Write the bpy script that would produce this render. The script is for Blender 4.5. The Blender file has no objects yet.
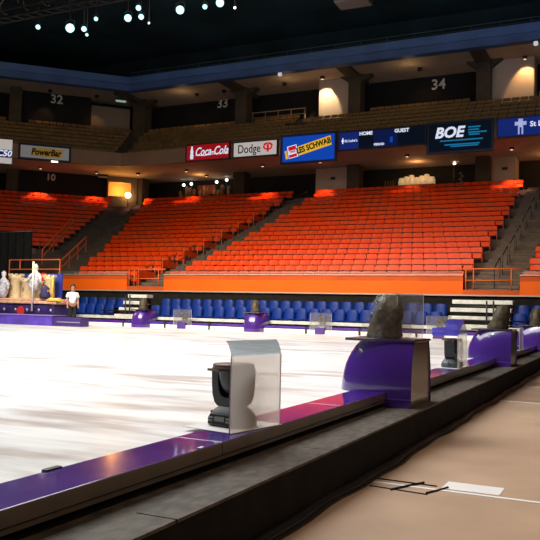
import bpy, bmesh, math, random
from mathutils import Vector, Matrix, noise
random.seed(7)
C = bpy.context.scene.collection
PI = math.pi
# ------------------------------------------------------------------ camera
R = Matrix(((0.90153779, 0.00060950, 0.43269994), (0.43204214, -0.05640550, -0.90008778), (0.02385806, 0.99840776, -0.05111502)))
cd = bpy.data.cameras.new('camera'); cam = bpy.data.objects.new('camera', cd); C.objects.link(cam)
cd.sensor_width = 36; cd.lens = 36*750/540; cd.clip_end = 400; cd.clip_start = .05
cam.matrix_world = Matrix.Translation((0, 0, 1.6)) @ R.to_4x4()
sc = bpy.context.scene; sc.camera = cam
sc.view_settings.view_transform = 'Standard'; sc.view_settings.look = 'None'
sc.view_settings.gamma = 1; sc.view_settings.exposure = 0.0
w = bpy.data.worlds.new('world'); sc.world = w; w.use_nodes = True
w.node_tree.nodes['Background'].inputs[0].default_value = (.30, .40, .55, 1)
w.node_tree.nodes['Background'].inputs[1].default_value = .006

# ------------------------------------------------------------------ materials
MATS = {}
def mat(name, col, rough=.5, metal=0, var=0, scale=5, bump=0, coat=0, emit=None, es=1, stretch=None, spec=None, col2=None):
    if name in MATS: return MATS[name]
    m = bpy.data.materials.new(name); m.use_nodes = True; nt = m.node_tree
    b = nt.nodes['Principled BSDF']
    b.inputs['Roughness'].default_value = rough; b.inputs['Metallic'].default_value = metal
    b.inputs['Coat Weight'].default_value = coat; b.inputs['Coat Roughness'].default_value = .06
    if spec is not None: b.inputs['Specular IOR Level'].default_value = spec
    tc = nt.nodes.new('ShaderNodeTexCoord'); mp = nt.nodes.new('ShaderNodeMapping')
    nt.links.new(tc.outputs['Object'], mp.inputs[0])
    if stretch: mp.inputs['Scale'].default_value = stretch
    nz = nt.nodes.new('ShaderNodeTexNoise'); nz.inputs['Scale'].default_value = scale; nz.inputs['Detail'].default_value = 5
    nt.links.new(mp.outputs[0], nz.inputs[0])
    c4 = (*col, 1)
    if var or col2:
        rp = nt.nodes.new('ShaderNodeValToRGB')
        lo = tuple(c*(1-var) for c in col) if not col2 else col
        hi = tuple(min(1, c*(1+var)) for c in col) if not col2 else col2
        rp.color_ramp.elements[0].color = (*lo, 1); rp.color_ramp.elements[1].color = (*hi, 1)
        rp.color_ramp.elements[0].position = .35; rp.color_ramp.elements[1].position = .65
        nt.links.new(nz.outputs[0], rp.inputs[0]); nt.links.new(rp.outputs[0], b.inputs['Base Color'])
    else: b.inputs['Base Color'].default_value = c4
    if bump:
        bp = nt.nodes.new('ShaderNodeBump'); bp.inputs['Strength'].default_value = bump; bp.inputs['Distance'].default_value = .02
        nt.links.new(nz.outputs[0], bp.inputs['Height']); nt.links.new(bp.outputs[0], b.inputs['Normal'])
    if emit:
        b.inputs['Emission Color'].default_value = (*emit, 1); b.inputs['Emission Strength'].default_value = es
    MATS[name] = m; return m
def acrylic(name, tint, milky=.1, gloss=.12, rough=.04, wrinkle=0, body=(.88, .86, .84)):
    m = bpy.data.materials.new(name); m.use_nodes = True; nt = m.node_tree
    for n in list(nt.nodes):
        if n.type != 'OUTPUT_MATERIAL': nt.nodes.remove(n)
    out = nt.nodes[0]
    tr = nt.nodes.new('ShaderNodeBsdfTransparent'); tr.inputs[0].default_value = (*tint, 1)
    gl = nt.nodes.new('ShaderNodeBsdfGlossy'); gl.inputs['Roughness'].default_value = rough
    df = nt.nodes.new('ShaderNodeBsdfTranslucent'); df.inputs[0].default_value = (*body, 1)
    d2 = nt.nodes.new('ShaderNodeBsdfDiffuse'); d2.inputs[0].default_value = (*body, 1)
    m0 = nt.nodes.new('ShaderNodeMixShader'); m0.inputs[0].default_value = .5
    m1 = nt.nodes.new('ShaderNodeMixShader'); m1.inputs[0].default_value = milky
    m2 = nt.nodes.new('ShaderNodeMixShader'); m2.inputs[0].default_value = gloss
    nt.links.new(df.outputs[0], m0.inputs[1]); nt.links.new(d2.outputs[0], m0.inputs[2])
    nt.links.new(tr.outputs[0], m1.inputs[1]); nt.links.new(m0.outputs[0], m1.inputs[2])
    nt.links.new(m1.outputs[0], m2.inputs[1]); nt.links.new(gl.outputs[0], m2.inputs[2])
    nt.links.new(m2.outputs[0], out.inputs[0])
    if wrinkle:
        nz = nt.nodes.new('ShaderNodeTexNoise'); nz.inputs['Scale'].default_value = 9; nz.inputs['Detail'].default_value = 4
        tc = nt.nodes.new('ShaderNodeTexCoord'); nt.links.new(tc.outputs['Object'], nz.inputs[0])
        bp = nt.nodes.new('ShaderNodeBump'); bp.inputs['Strength'].default_value = wrinkle; bp.inputs['Distance'].default_value = .05
        nt.links.new(nz.outputs[0], bp.inputs['Height']); nt.links.new(bp.outputs[0], gl.inputs['Normal'])
    MATS[name] = m; return m

ORANGE = mat('orange_seat_plastic', (.80, .060, .005), .38, var=.12, scale=2.5, spec=.12)
ORWALL = mat('orange_paint', (.70, .105, .004), .55, var=.05, scale=.6, spec=.15)
ORWALL2 = mat('rust_orange_paint', (.46, .070, .010), .6, var=.10, scale=.8, spec=.15)
ORRAIL = mat('orange_rail_paint', (.62, .11, .02), .4)
GREYRAIL = mat('grey_rail_metal', (.36, .30, .26), .45, .2)
BLUE = mat('blue_seat_plastic', (.003, .022, .17), .4, spec=.12, var=.1, scale=3)
BROWNS = mat('brown_seat_plastic', (.26, .145, .05), .4, var=.25, scale=1.2, spec=.25)
CONC = mat('stand_concrete', (.085, .055, .04), .85, var=.2, scale=2, bump=.2)
STAIR = mat('stair_concrete', (.12, .082, .055), .8, var=.2, scale=2.5, bump=.2)
TANB = mat('tan_balcony_paint', (.40, .22, .12), .7, var=.1, scale=.7)
SOFF = mat('tan_soffit', (.52, .38, .27), .85, var=.08, scale=.8)
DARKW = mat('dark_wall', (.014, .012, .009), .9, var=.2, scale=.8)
COLM = mat('column_paint', (.085, .058, .030), .8, var=.15, scale=.9)
CREAMW = mat('cream_wall_paint', (.62, .46, .33), .8, var=.06, scale=1)
BANDB = mat('blue_band_paint', (.05, .105, .27), .6, var=.15, scale=.5)
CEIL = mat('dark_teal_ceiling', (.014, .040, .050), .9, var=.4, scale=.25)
BLACK = mat('black_paint', (.010, .010, .010), .45)
BLACKM = mat('black_matte', (.010, .009, .008), .9, spec=.15, var=.3, scale=4)
DKMETAL = mat('dark_metal', (.045, .04, .036), .4, .6)
LAMPG = mat('dark_lamp_housing', (.020, .024, .026), .42, var=.2, scale=12)
LAMPB = mat('grey_lamp_base', (.055, .07, .072), .45, var=.15, scale=10)
GRIME = mat('dusty_black_ledge', (.045, .036, .028), .6, col2=(.105, .085, .068), scale=9, bump=.3, stretch=(1.6, .8, 1), spec=.3)
PURPLE = mat('purple_gloss', (.058, .012, .25), .22, var=.12, scale=2, coat=.8)
PURPLE2 = mat('purple_barrel_gloss', (.060, .020, .215), .20, var=.10, scale=1.5, coat=1)
BROWNG = mat('brown_board_floor_reflection', (.10, .068, .046), .35, var=.15, scale=4, coat=.5)
WHITEP = mat('white_paint', (.80, .80, .80), .5, var=.04, scale=3)
PALEP = mat('pale_plank', (.55, .56, .54), .5, var=.15, scale=4)
FLOOR = mat('tan_concrete_floor', (.44, .30, .205), .55, var=.10, scale=1.1, bump=.12)
FLOOR2 = mat('brown_concrete_floor', (.30, .19, .13), .55, var=.12, scale=1.4, bump=.12)
CREAM = mat('cream_tower_paint', (.62, .50, .30), .6, var=.1, scale=6, bump=.3)
YEL = mat('yellow_paint', (.80, .50, .05), .5)
REDP = mat('red_paint', (.62, .03, .03), .45)
BLUEP = mat('blue_paint', (.03, .05, .35), .45)
PLAT = mat('purple_stage_skirt', (.10, .05, .42), .4, var=.25, scale=2.5)
PINKP = mat('pink_deck', (.55, .22, .25), .6, col2=(.75, .55, .30), scale=6)
COSTW = mat('white_costume_cloth', (.70, .68, .74), .8, col2=(.30, .32, .42), scale=9)
SKIN = mat('skin', (.42, .20, .12), .55)
SHIRT = mat('white_shirt', (.85, .84, .88), .8, var=.03)
PANTS = mat('black_trousers', (.012, .012, .014), .8)
HAIR = mat('dark_hair', (.015, .010, .008), .6)
BAGDK = mat('olive_dark_cover', (.060, .045, .026), .55, var=.5, scale=11, bump=.4, spec=.3)
ACRY = acrylic('clear_acrylic', (.93, .90, .87), .30, .07)
ACRYB = acrylic('clear_acrylic_lip', (.80, .88, .92), .12, .32, .08)
ACRYC = acrylic('clear_acrylic_thin', (.90, .89, .88), .10, .08)
ACRYV = acrylic('violet_reflection_acrylic', (.50, .48, 1.0), .42, .08, body=(.30, .28, .98))  # tint and body colour carry a violet reflection
BAG = acrylic('clear_plastic_bag', (.88, .87, .85), .025, .045, .2, .5)
LEDW = mat('lens_glow', (.1, .1, .1), emit=(.42, .92, 1), es=2.2)
GLOWW = mat('lamp_glow_warm', (.1, .1, .1), emit=(1, .62, .25), es=14)
GLOWC = mat('lamp_glow_cool', (.1, .1, .1), emit=(.8, .9, .85), es=5)

# ice: white sheet with skate scratches
def ice_mat():
    m = bpy.data.materials.new('ice'); m.use_nodes = True; nt = m.node_tree; b = nt.nodes['Principled BSDF']
    L = nt.links.new; N = nt.nodes.new
    tc = N('ShaderNodeTexCoord')
    def nz(sc_, st, det=4, rot=0):
        mp = N('ShaderNodeMapping'); mp.inputs['Scale'].default_value = st; mp.inputs['Rotation'].default_value = (0, 0, rot)
        n = N('ShaderNodeTexNoise'); n.inputs['Scale'].default_value = sc_; n.inputs['Detail'].default_value = det
        L(tc.outputs['Object'], mp.inputs[0]); L(mp.outputs[0], n.inputs[0]); return n
    a = nz(1.1, (.55, 1.9, 1), 6, .16); c = nz(.35, (1, 1, 1), 3); d = nz(3, (.35, 3.0, 1), 4, -.35)
    r1 = N('ShaderNodeValToRGB'); r1.color_ramp.elements[0].position = .33; r1.color_ramp.elements[0].color = (.56, .51, .48, 1)
    r1.color_ramp.elements[1].position = .50; r1.color_ramp.elements[1].color = (.90, .92, .92, 1)
    L(a.outputs[0], r1.inputs[0])
    r2 = N('ShaderNodeValToRGB'); r2.color_ramp.elements[0].position = .35; r2.color_ramp.elements[0].color = (.74, .70, .71, 1)
    r2.color_ramp.elements[1].position = .6; r2.color_ramp.elements[1].color = (1, 1, 1, 1); L(d.outputs[0], r2.inputs[0])
    mx = N('ShaderNodeMixRGB'); mx.blend_type = 'MULTIPLY'; mx.inputs[0].default_value = .6
    L(r1.outputs[0], mx.inputs[1]); L(r2.outputs[0], mx.inputs[2]); L(mx.outputs[0], b.inputs['Base Color'])
    r3 = N('ShaderNodeMapRange'); r3.inputs[3].default_value = .22; r3.inputs[4].default_value = .5
    L(c.outputs[0], r3.inputs[0]); L(r3.outputs[0], b.inputs['Roughness'])
    b.inputs['IOR'].default_value = 1.31
    # skate cuts: thin voronoi edges
    v = N('ShaderNodeTexVoronoi'); v.feature = 'DISTANCE_TO_EDGE'; v.inputs['Scale'].default_value = .55
    mp = N('ShaderNodeMapping'); mp.inputs['Scale'].default_value = (.6, 1.5, 1); L(tc.outputs['Object'], mp.inputs[0]); L(mp.outputs[0], v.inputs[0])
    bp = N('ShaderNodeBump'); bp.inputs['Strength'].default_value = .25; bp.inputs['Distance'].default_value = .01
    L(a.outputs[0], bp.inputs['Height']); L(bp.outputs[0], b.inputs['Normal'])
    return m
ICE = ice_mat()

# ------------------------------------------------------------------ mesh helpers
class MB:
    def __init__(s, M=None): s.v = []; s.f = []; s.mi = []; s.mats = []; s.M = M or Matrix.Identity(4); s.smooth = set()
    def add(s, vs, fs, m=0, smooth=False):
        k = len(s.v); s.v += [s.M @ Vector(v) for v in vs]
        for f in fs:
            if smooth: s.smooth.add(len(s.f))
            s.f.append(tuple(i+k for i in f)); s.mi.append(m)
        return s
    def box(s, x0, x1, y0, y1, z0, z1, m=0, bev=0):
        if not bev:
            vs = [(x, y, z) for z in (z0, z1) for y in (y0, y1) for x in (x0, x1)]
            return s.add(vs, [(0, 2, 3, 1), (4, 5, 7, 6), (0, 1, 5, 4), (2, 6, 7, 3), (0, 4, 6, 2), (1, 3, 7, 5)], m)
        b = min(bev, (x1-x0)/2.01, (y1-y0)/2.01, (z1-z0)/2.01)
        bm = bmesh.new(); bmesh.ops.create_cube(bm, size=1)
        for v in bm.verts: v.co = Vector(((x0+x1)/2+v.co.x*(x1-x0), (y0+y1)/2+v.co.y*(y1-y0), (z0+z1)/2+v.co.z*(z1-z0)))
        bmesh.ops.bevel(bm, geom=bm.edges[:], offset=b, segments=2, affect='EDGES', profile=.5)
        return s.bm(bm, m)
    def bm(s, bm, m=0, smooth=False):
        bm.verts.index_update()
        s.add([v.co.copy() for v in bm.verts], [tuple(v.index for v in f.verts) for f in bm.faces], m, smooth); bm.free(); return s
    def tube(s, pts, r, n=8, m=0):
        pts = [Vector(p) for p in pts]; vs = []; fs = []
        for i, p in enumerate(pts):
            d = (pts[min(i+1, len(pts)-1)]-pts[max(i-1, 0)]).normalized()
            a = d.cross(Vector((0, 0, 1)))
            if a.length < .01: a = d.cross(Vector((1, 0, 0)))
            a.normalize(); b = d.cross(a); rr = r[i] if isinstance(r, (list, tuple)) else r
            for k in range(n):
                t = 2*PI*k/n; vs.append(p+a*math.cos(t)*rr+b*math.sin(t)*rr)
        for i in range(len(pts)-1):
            for k in range(n): fs.append((i*n+k, i*n+(k+1) % n, (i+1)*n+(k+1) % n, (i+1)*n+k))
        fs.append(tuple(range(n))[::-1]); fs.append(tuple(range((len(pts)-1)*n, len(pts)*n)))
        return s.add(vs, fs, m, n > 6)
    def loft(s, rings, m=0, cap=True, closed=True, smooth=False):
        n = len(rings[0]); vs = [p for r in rings for p in r]; fs = []
        for i in range(len(rings)-1):
            for k in range(n if closed else n-1): fs.append((i*n+k, i*n+(k+1) % n, (i+1)*n+(k+1) % n, (i+1)*n+k))
        s.add(vs, fs, m, smooth)
        if cap: s.add(list(rings[0]), [tuple(range(n))[::-1]], m); s.add(list(rings[-1]), [tuple(range(n))], m)
        return s
    def lathe(s, prof, n=24, m=0, c=(0, 0)):
        return s.loft([[(c[0]+r*math.cos(2*PI*k/n), c[1]+r*math.sin(2*PI*k/n), z) for k in range(n)] for r, z in prof], m, smooth=True)
    def mesh(s, name, mats):
        me = bpy.data.meshes.new(name); me.from_pydata([tuple(v) for v in s.v], [], s.f)
        for mm in (mats if isinstance(mats, (list, tuple)) else [mats]): me.materials.append(mm)
        for i, p in enumerate(me.polygons):
            p.material_index = s.mi[i]
            if i in s.smooth: p.use_smooth = True
        bm = bmesh.new(); bm.from_mesh(me); bmesh.ops.recalc_face_normals(bm, faces=bm.faces); bm.to_mesh(me); bm.free()
        return me
    def build(s, name, mats, parent=None, loc=None, rz=0):
        o = bpy.data.objects.new(name, s.mesh(name, mats)); C.objects.link(o)
        if parent: o.parent = parent
        if loc: o.location = loc
        if rz: o.rotation_euler.z = rz
        return o
def tag(o, label=None, cat=None, group=None, kind=None):
    if label: o['label'] = label
    if cat: o['category'] = cat
    if group: o['group'] = group
    if kind: o['kind'] = kind
    return o
def thing(name, label, cat, loc=(0, 0, 0), rz=0, group=None):
    o = bpy.data.objects.new(name, None); C.objects.link(o); o.location = loc; o.rotation_euler = (0, 0, rz)
    o.empty_display_size = .2
    return tag(o, label, cat, group)
def struct(name, mb, mats, label=None):
    return tag(mb.build(name, mats), label, kind='structure')
def copy_tree(o, parent=None):
    c = o.copy(); C.objects.link(c); c.parent = parent
    for ch in list(o.children): copy_tree(ch, c)
    return c
def text(name, s, size, mt, parent, x, y, z, shear=0, fx=1, align='CENTER', bold=0, depth=.012, rotz=0, tilt=0):
    cu = bpy.data.curves.new(name, 'FONT'); cu.body = s; cu.size = size; cu.shear = shear; cu.align_x = align; cu.align_y = 'CENTER'
    cu.extrude = depth; cu.offset = bold; cu.resolution_u = 3
    t = bpy.data.objects.new(name, cu); C.objects.link(t)
    dg = bpy.context.evaluated_depsgraph_get(); dg.update()
    me = bpy.data.meshes.new_from_object(t.evaluated_get(dg)); bpy.data.objects.remove(t); bpy.data.curves.remove(cu)
    me.transform(Matrix.Translation((x, y, z)) @ Matrix.Rotation(PI/2, 4, 'X') @ Matrix.Rotation(tilt, 4, 'Z') @ Matrix.Diagonal((fx, 1, 1, 1)))
    me.materials.clear(); me.materials.append(mt); me.name = name
    o = bpy.data.objects.new(name, me); C.objects.link(o); o.parent = parent
    return o
ORD = ['', 'first', 'second', 'third', 'fourth', 'fifth', 'sixth', 'seventh', 'eighth', 'ninth', 'tenth', 'eleventh', 'twelfth', 'thirteenth', 'fourteenth', 'fifteenth', 'sixteenth', 'seventeenth', 'eighteenth', 'nineteenth']
TENS = {2: ('twenty', 'twentieth'), 3: ('thirty', 'thirtieth'), 4: ('forty', 'fortieth'), 5: ('fifty', 'fiftieth'), 6: ('sixty', 'sixtieth')}
def ordi(n):
    if n < 20: return ORD[n]
    t, u = divmod(n, 10)
    return TENS[t][1] if u == 0 else TENS[t][0]+'-'+ORD[u]

# ------------------------------------------------------------------ ring frames: the long stand and the corner stand (45 degrees)
XC, YC = -37.96, 50.0
S2 = math.sqrt(.5); T = math.tan(PI/8)
def P(side, s, d, z):     # side 0 = long stand, 1 = corner stand; d grows away from the ice
    if side == 0: return Vector((XC+s, YC+d, z))
    return Vector((XC+s*S2-d*S2, YC+s*S2+d*S2, z))
RZ = (0, PI/4)
def ring(mb, prof, s0=-16, s1=44, m=0):
    rs = [[P(1, s0, d, z) for d, z in prof], [P(0, -T*d, d, z) for d, z in prof], [P(0, s1, d, z) for d, z in prof]]
    return mb.loft(rs, m)
def sbox(mb, side, s0, s1, d0, d1, z0, z1, m=0):
    vs = [P(side, s, d, z) for z in (z0, z1) for d in (d0, d1) for s in (s0, s1)]
    return mb.add(vs, [(0, 2, 3, 1), (4, 5, 7, 6), (0, 1, 5, 4), (2, 6, 7, 3), (0, 4, 6, 2), (1, 3, 7, 5)], m)

# ------------------------------------------------------------------ ground, ice, near curb
struct('ice_rink', MB().box(-48, -3.14, -8, 29.4, .40, .57), ICE, 'white scratched ice sheet')
fl = MB(); fl.box(-2.27, 14, -6, 29.9, -.1, 0, 0); fl.box(-2.265, 14, 14.55, 17.5, -.05, .003, 1)
struct('floor', fl, [FLOOR, FLOOR2], 'tan concrete walkway beside the rink')
struct('arena_subfloor', MB().box(-60, 14, -8, 60, -.3, -.11), CONC)
ln = MB(); ln.box(-2.24, 12, 6.83, 6.885, 0, .004); ln.box(-1.55, -1.04, 6.93, 7.24, 0, .004)
struct('floor_marking', ln, WHITEP, 'white painted line and block on the tan floor')
struct('floor_marking', MB().box(-2.24, 12, 14.40, 14.47, 0, .005), WHITEP, 'far white painted line on the tan floor')
struct('floor_marking', MB().box(-2.24, 12, 17.5, 17.56, 0, .005), WHITEP)
tp = MB()
tp.tube([(-2.2, 7.0, .006), (-1.9, 6.99, .006), (-1.6, 6.98, .006)], .006, 5); tp.tube([(-2.15, 6.68, .006), (-1.6, 6.62, .006)], .005, 5)
tp.tube([(-1.93, 6.62, .008), (-1.83, 6.85, .008), (-1.74, 7.05, .008)], .012, 5); tp.tube([(-1.62, 6.66, .008), (-1.55, 6.83, .008), (-1.5, 6.98, .008)], .010, 5)
tag(tp.build('tape_strips', BLACKM), 'black tape scraps crossing the near white floor line', 'tape')
# near curb: ledge, recess, boards
ld = MB(); ld.box(-2.54, -2.27, -4, 29.3, 0, .415)
for q in range(14): ld.box(-2.54, -2.262, -3.6+q*2.4, -3.6+q*2.4+2.385, .40, .420, 1)
ld.box(-3.14, -2.50, -4, 29.3, .2, .412, 1)
struct('rink_ledge', ld, [BLACKM, GRIME], 'dusty black ledge running along the rink curb')
seg = 2.55
for k in range(-2, 12):
    y0 = 4.93+seg*(k-1)+.004; y1 = y0+seg-.008
    if y0 > 29: break
    t = tag(MB().box(-3.14, -2.73, y0, min(y1, 29.3), .572, .60, bev=.006).build('curb_board', PURPLE), kind='structure')
    MB().box(-2.745, -2.727, y0, min(y1, 29.3), .508, .597).build('curb_fascia', BROWNG, t)
struct('curb_wall', MB().box(-3.13, -2.76, -4, 29.3, .40, .572), BLACKM)
struct('curb_wall', MB().box(-2.77, -2.735, -4, 29.3, .470, .50), BROWNG)
hem = MB()
pts = []
for i in range(130):
    y = -3+i*.25; pts.append((-2.235+.018*math.sin(y*1.9)+.012*math.sin(y*5.1), y, .03))
hem.tube(pts, .045, 8); pts2 = [(p[0]+.05, p[1]+.1, .018) for p in pts]; hem.tube(pts2, .02, 6)
tag(hem.build('cable_bundle', mat('black_cable', (.014, .013, .014), .35)), 'black cable bundle lying along the foot of the rink ledge', 'cable')
bk = MB(); bk.box(-3.165, -3.12, 3.50, 3.64, .565, .612, bev=.008)
tag(bk.build('clamp', BLACK), 'small dark clamp on the ice side of the near purple board', 'clamp')
pb = MB(); pb.tube([(0, -.1, .02), (.05, 0, .03), (0, .1, .02)], .015, 6)
tag(MB().box(-2.76, -2.735, 4.62, 4.68, .596, .605).build('tape_strip', WHITEP), 'white scrap of tape on the edge of the near purple board', 'tape')

# far curb
fw = MB(); fw.box(-30, -3.14, 29.4, 29.46, .56, .74, 0); fw.box(-30, -3.14, 29.43, 29.9, .76, .86, 1)
for i in range(12): fw.box(-29+i*2.37, -28.92+i*2.37, 29.37, 29.42, .56, .88, 2)
struct('rink_curb_far', fw, [WHITEP, PURPLE, BLACK], 'far rink curb with white kick board and purple cap')

# ------------------------------------------------------------------ blue bleacher
Y_B = (30.35, 31.25); Z_B = (.98, 1.32)
bl = MB()
bl.box(-34, 2, 29.92, 30.12, 0, .80, 1); bl.box(-34, 2, 30.12, 31.0, 0, .98, 1); bl.box(-34, 2, 31.0, 31.9, 0, 1.32, 1); bl.box(-34, 2, 31.9, 33, 0, 1.6, 1)
bl.box(-34, 2, 30.08, 30.13, .93, 1.07, 0)
struct('bleacher_deck', bl, [PALEP, BLACKM], 'black telescopic seating deck with pale nosing')
def blue_seat_proto():
    t = thing('bleacher_chair', '', 'chair')
    # shell back with arched top
    b = MB(); rs = []
    for j in range(7):
        v = j/6; z = .14+.50*v; wd = .28 if v < .7 else .28*math.sqrt(max(.05, 1-((v-.7)/.34)**2*.6))
        rs.append([(-wd, .16+.10*v, z), (-wd*.6, .12+.10*v-.0, z+.0), (0, .10+.10*v, z+.01), (wd*.6, .12+.10*v, z), (wd, .16+.10*v, z), (wd*.9, .21+.10*v, z), (0, .17+.10*v, z+.005), (-wd*.9, .21+.10*v, z)])
    b.loft(rs, smooth=True); b.build('backrest', BLUE, t)
    p = MB(); rs = []
    for j in range(5):
        v = j/4; y = -.02-.22*math.sin(v*1.2)*.9+.14; z = .12+.05*v+.22*0
        rs.append([(-.25, .18-.42*v, .10+.05*v), (0, .18-.42*v, .075+.05*v), (.25, .18-.42*v, .10+.05*v), (.25, .18-.42*v, .13+.06*v), (0, .18-.42*v, .10+.06*v), (-.25, .18-.42*v, .13+.06*v)])
    p.loft(rs, smooth=True); p.build('seat', BLUE, t)
    MB().box(.21, .385, -.27, .1, -.02, .13).build('bracket', BLACK, t)
    return t
bs = blue_seat_proto(); first = True
def place_blue(x, row, lab, grp):
    global first
    o = bs if first else copy_tree(bs); first = False
    o.location = (x, Y_B[row]+.02, Z_B[row]+.0); tag(o, lab, 'chair', grp)
rown = ('front', 'second')
for row in (0, 1):
    xs = [-7.15-.595*k for k in range(24)]
    for k, x in enumerate(xs): place_blue(x, row, 'blue plastic bleacher seat, %s row of the middle block, %s from its right end' % (rown[row], ordi(k+1)), 'blue seats in the middle bleacher block')
    xs = [-23.6-.595*k for k in range(11)]
    for k, x in enumerate(xs): place_blue(x, row, 'blue plastic bleacher seat, %s row of the dim left block, %s from its right end' % (rown[row], ordi(k+1)), 'blue seats in the left bleacher block')
    xs = [-3.85+.595*k for k in range(3)]
    for k, x in enumerate(xs): place_blue(x, row, 'blue plastic bleacher seat, %s row right of the pale steps, %s along' % (rown[row], ordi(k+1)), 'blue seats right of the pale steps')
# stair gaps with pale planks
def bleacher_steps(x0, x1, lab):
    t = thing('bleacher_steps', lab, 'steps', ((x0+x1)/2, 30.2, .8)); h = (x1-x0)/2
    for k in range(4):
        p = MB(); z = .18+.33*k; p.box(-h, h, -.1+.6*k*.6, .5+.6*k*.6, z, z+.17, bev=.02); p.build('plank', PALEP, t)
    f = MB(); f.box(-h, -h+.06, -.05, 1.4, 0, .3); f.box(h-.06, h, -.05, 1.4, 0, .3)
    for k in range(4): f.box(-h, h, -.02+.36*k, .3+.36*k, .0 if k == 0 else .33*k-.1, .17+.33*k)
    f.build('frame', BLACKM, t)
    return t
bleacher_steps(-6.62, -4.22, 'pale bleacher steps below the right orange gateway')
bleacher_steps(-22.95, -21.8, 'pale bleacher steps below the left orange gateway')
def steps_rail(x, lab):
    t = thing('bleacher_rail', lab, 'railing', (x, 30.2, .9))
    for k, dx in enumerate((-.13, .13)):
        m = MB(); m.tube([(dx, .1, .0), (dx, .1, 1.2)], .035); m.build('post', BLACK, t)
    m = MB(); m.tube([(-1.6, .1, .98), (1.0, .1, .98)], .03); m.tube([(-1.6, .1, .42), (1.6, .1, .42)], .03); m.build('rail', BLACK, t)
steps_rail(-4.95, 'black pipe railing across the right pale bleacher steps')
steps_rail(-22.3, 'black pipe railing across the left pale bleacher steps')

# ------------------------------------------------------------------ orange fascia wall with two gateways
YF = 33.0
gates = [(-24.38, -22.03), (-6.55, -4.18)]
fa = MB(); edges = [-29.22, gates[0][0], gates[0][1], gates[1][0], gates[1][1], 3]
for a, b_ in ((0, 1), (2, 3), (4, 5)):
    x0, x1 = edges[a], edges[b_]
    fa.box(x0, x1, YF, YF+.25, 2.40, 2.98, 0); fa.box(x0, x1, YF+.02, YF+.25, 2.98, 3.22, 1); fa.box(x0, x1, YF-.03, YF+.27, 3.22, 3.27, 2)
for g0, g1 in gates: fa.box(g0, g1, YF, YF+.25, 2.40, 2.60, 1); fa.box(g0, g1, YF+.1, YF+.5, 2.5, 2.62, 3)
fa.box(-29.22, 3, YF-.04, YF+.1, 2.34, 2.40, 2)
struct('wall_front', fa, [ORWALL, ORWALL2, GREYRAIL, STAIR], 'orange front wall below the main seating')
struct('wall_under_stand', MB().box(-34, 3, 33.1, 33.3, 0, 2.4), BLACKM)
for gi, (g0, g1) in enumerate(gates):
    side = ('left', 'right')[gi]
    t = thing('gate_railing', 'thin orange pipe railing across the %s stair gateway' % side, 'railing', (g0, YF+.02, 2.6)); wd = g1-g0
    m = MB(); m.tube([(-.3, 0, .92), (wd+.1, 0, .92)], .03); m.build('top_rail', ORRAIL, t)
    m = MB(); m.tube([(.1, 0, .42), (wd-.3, 0, .42)], .025); m.build('lower_rail', ORRAIL, t)
    for x in (.12, .45, wd-.35):
        m = MB(); m.tube([(x, 0, 0), (x, 0, .92)], .028); m.build('post', ORRAIL, t)
tr = thing('front_rail', 'thin grey rail along the top of the orange front wall', 'railing', (-29.2, YF, 3.27))
m = MB(); m.tube([(0, .1, .1), (4.8, .1, .1)], .02); m.tube([(7.2, .1, .1), (22.6, .1, .1)], .02); m.tube([(25.1, .1, .1), (31, .1, .1)], .02); m.build('rail', GREYRAIL, tr)
m = MB()
for k in range(26):
    x = k*1.2
    if not (4.7 < x < 7.3 or 22.5 < x < 25.2): m.tube([(x, .1, 0), (x, .1, .1)], .015, 6)
m.build('stanchions', GREYRAIL, tr)

# ------------------------------------------------------------------ lower stand
NR = 19
ROWY = [33.5+1.13*i for i in range(NR)]
ROWT = [3.45]                       # height of seat tops
for i in range(1, NR): ROWT.append(ROWT[-1]+.35+.0078*(i-1)+.0)
ROWZ = [z-.80 for z in ROWT]
ROWY2 = ROWY+[ROWY[-1]+1.13]
lo = MB()
for i in range(NR):
    d0 = ROWY2[i]-YC-.25; d1 = ROWY2[i+1]-YC-.25; z = ROWZ[i]
    e0 = -T*d0; 
    lo.add([P(0, e0, d0, z-.6), P(0, -T*d1, d1, z-.6), P(0, 44, d1, z-.6), P(0, 44, d0, z-.6), P(0, e0, d0, z), P(0, -T*d1, d1, z), P(0, 44, d1, z), P(0, 44, d0, z)],
           [(0, 3, 2, 1), (4, 5, 6, 7), (0, 1, 5, 4), (1, 2, 6, 5), (2, 3, 7, 6), (3, 0, 4, 7)])
    if i >= 7:
        lo.add([P(1, -16, d0, z-.6), P(1, -16, d1, z-.6), P(1, T*d1, d1, z-.6), P(1, T*d0, d0, z-.6), P(1, -16, d0, z), P(1, -16, d1, z), P(1, T*d1, d1, z), P(1, T*d0, d0, z)],
               [(0, 3, 2, 1), (4, 5, 6, 7), (0, 1, 5, 4), (1, 2, 6, 5), (2, 3, 7, 6), (3, 0, 4, 7)])
    else:
        lo.add([P(1, T*d0-3.2, d0, z-.6), P(1, T*d1-3.2, d1, z-.6), P(1, T*d1, d1, z-.6), P(1, T*d0, d0, z-.6), P(1, T*d0-3.2, d0, z), P(1, T*d1-3.2, d1, z), P(1, T*d1, d1, z), P(1, T*d0, d0, z)],
               [(0, 3, 2, 1), (4, 5, 6, 7), (0, 1, 5, 4), (1, 2, 6, 5), (2, 3, 7, 6), (3, 0, 4, 7)])
struct('seating_tier', lo, CONC, 'stepped concrete of the lower stand')
cw = MB(); sbox(cw, 1, -18, T*-9-3.0, -9.0, -8.8, .3, ROWZ[7]+.02)
struct('wall_corner', cw, mat('brown_corner_wall', (.20, .12, .08), .8, var=.15, scale=.8), 'brown wall under the corner stand')
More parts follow.
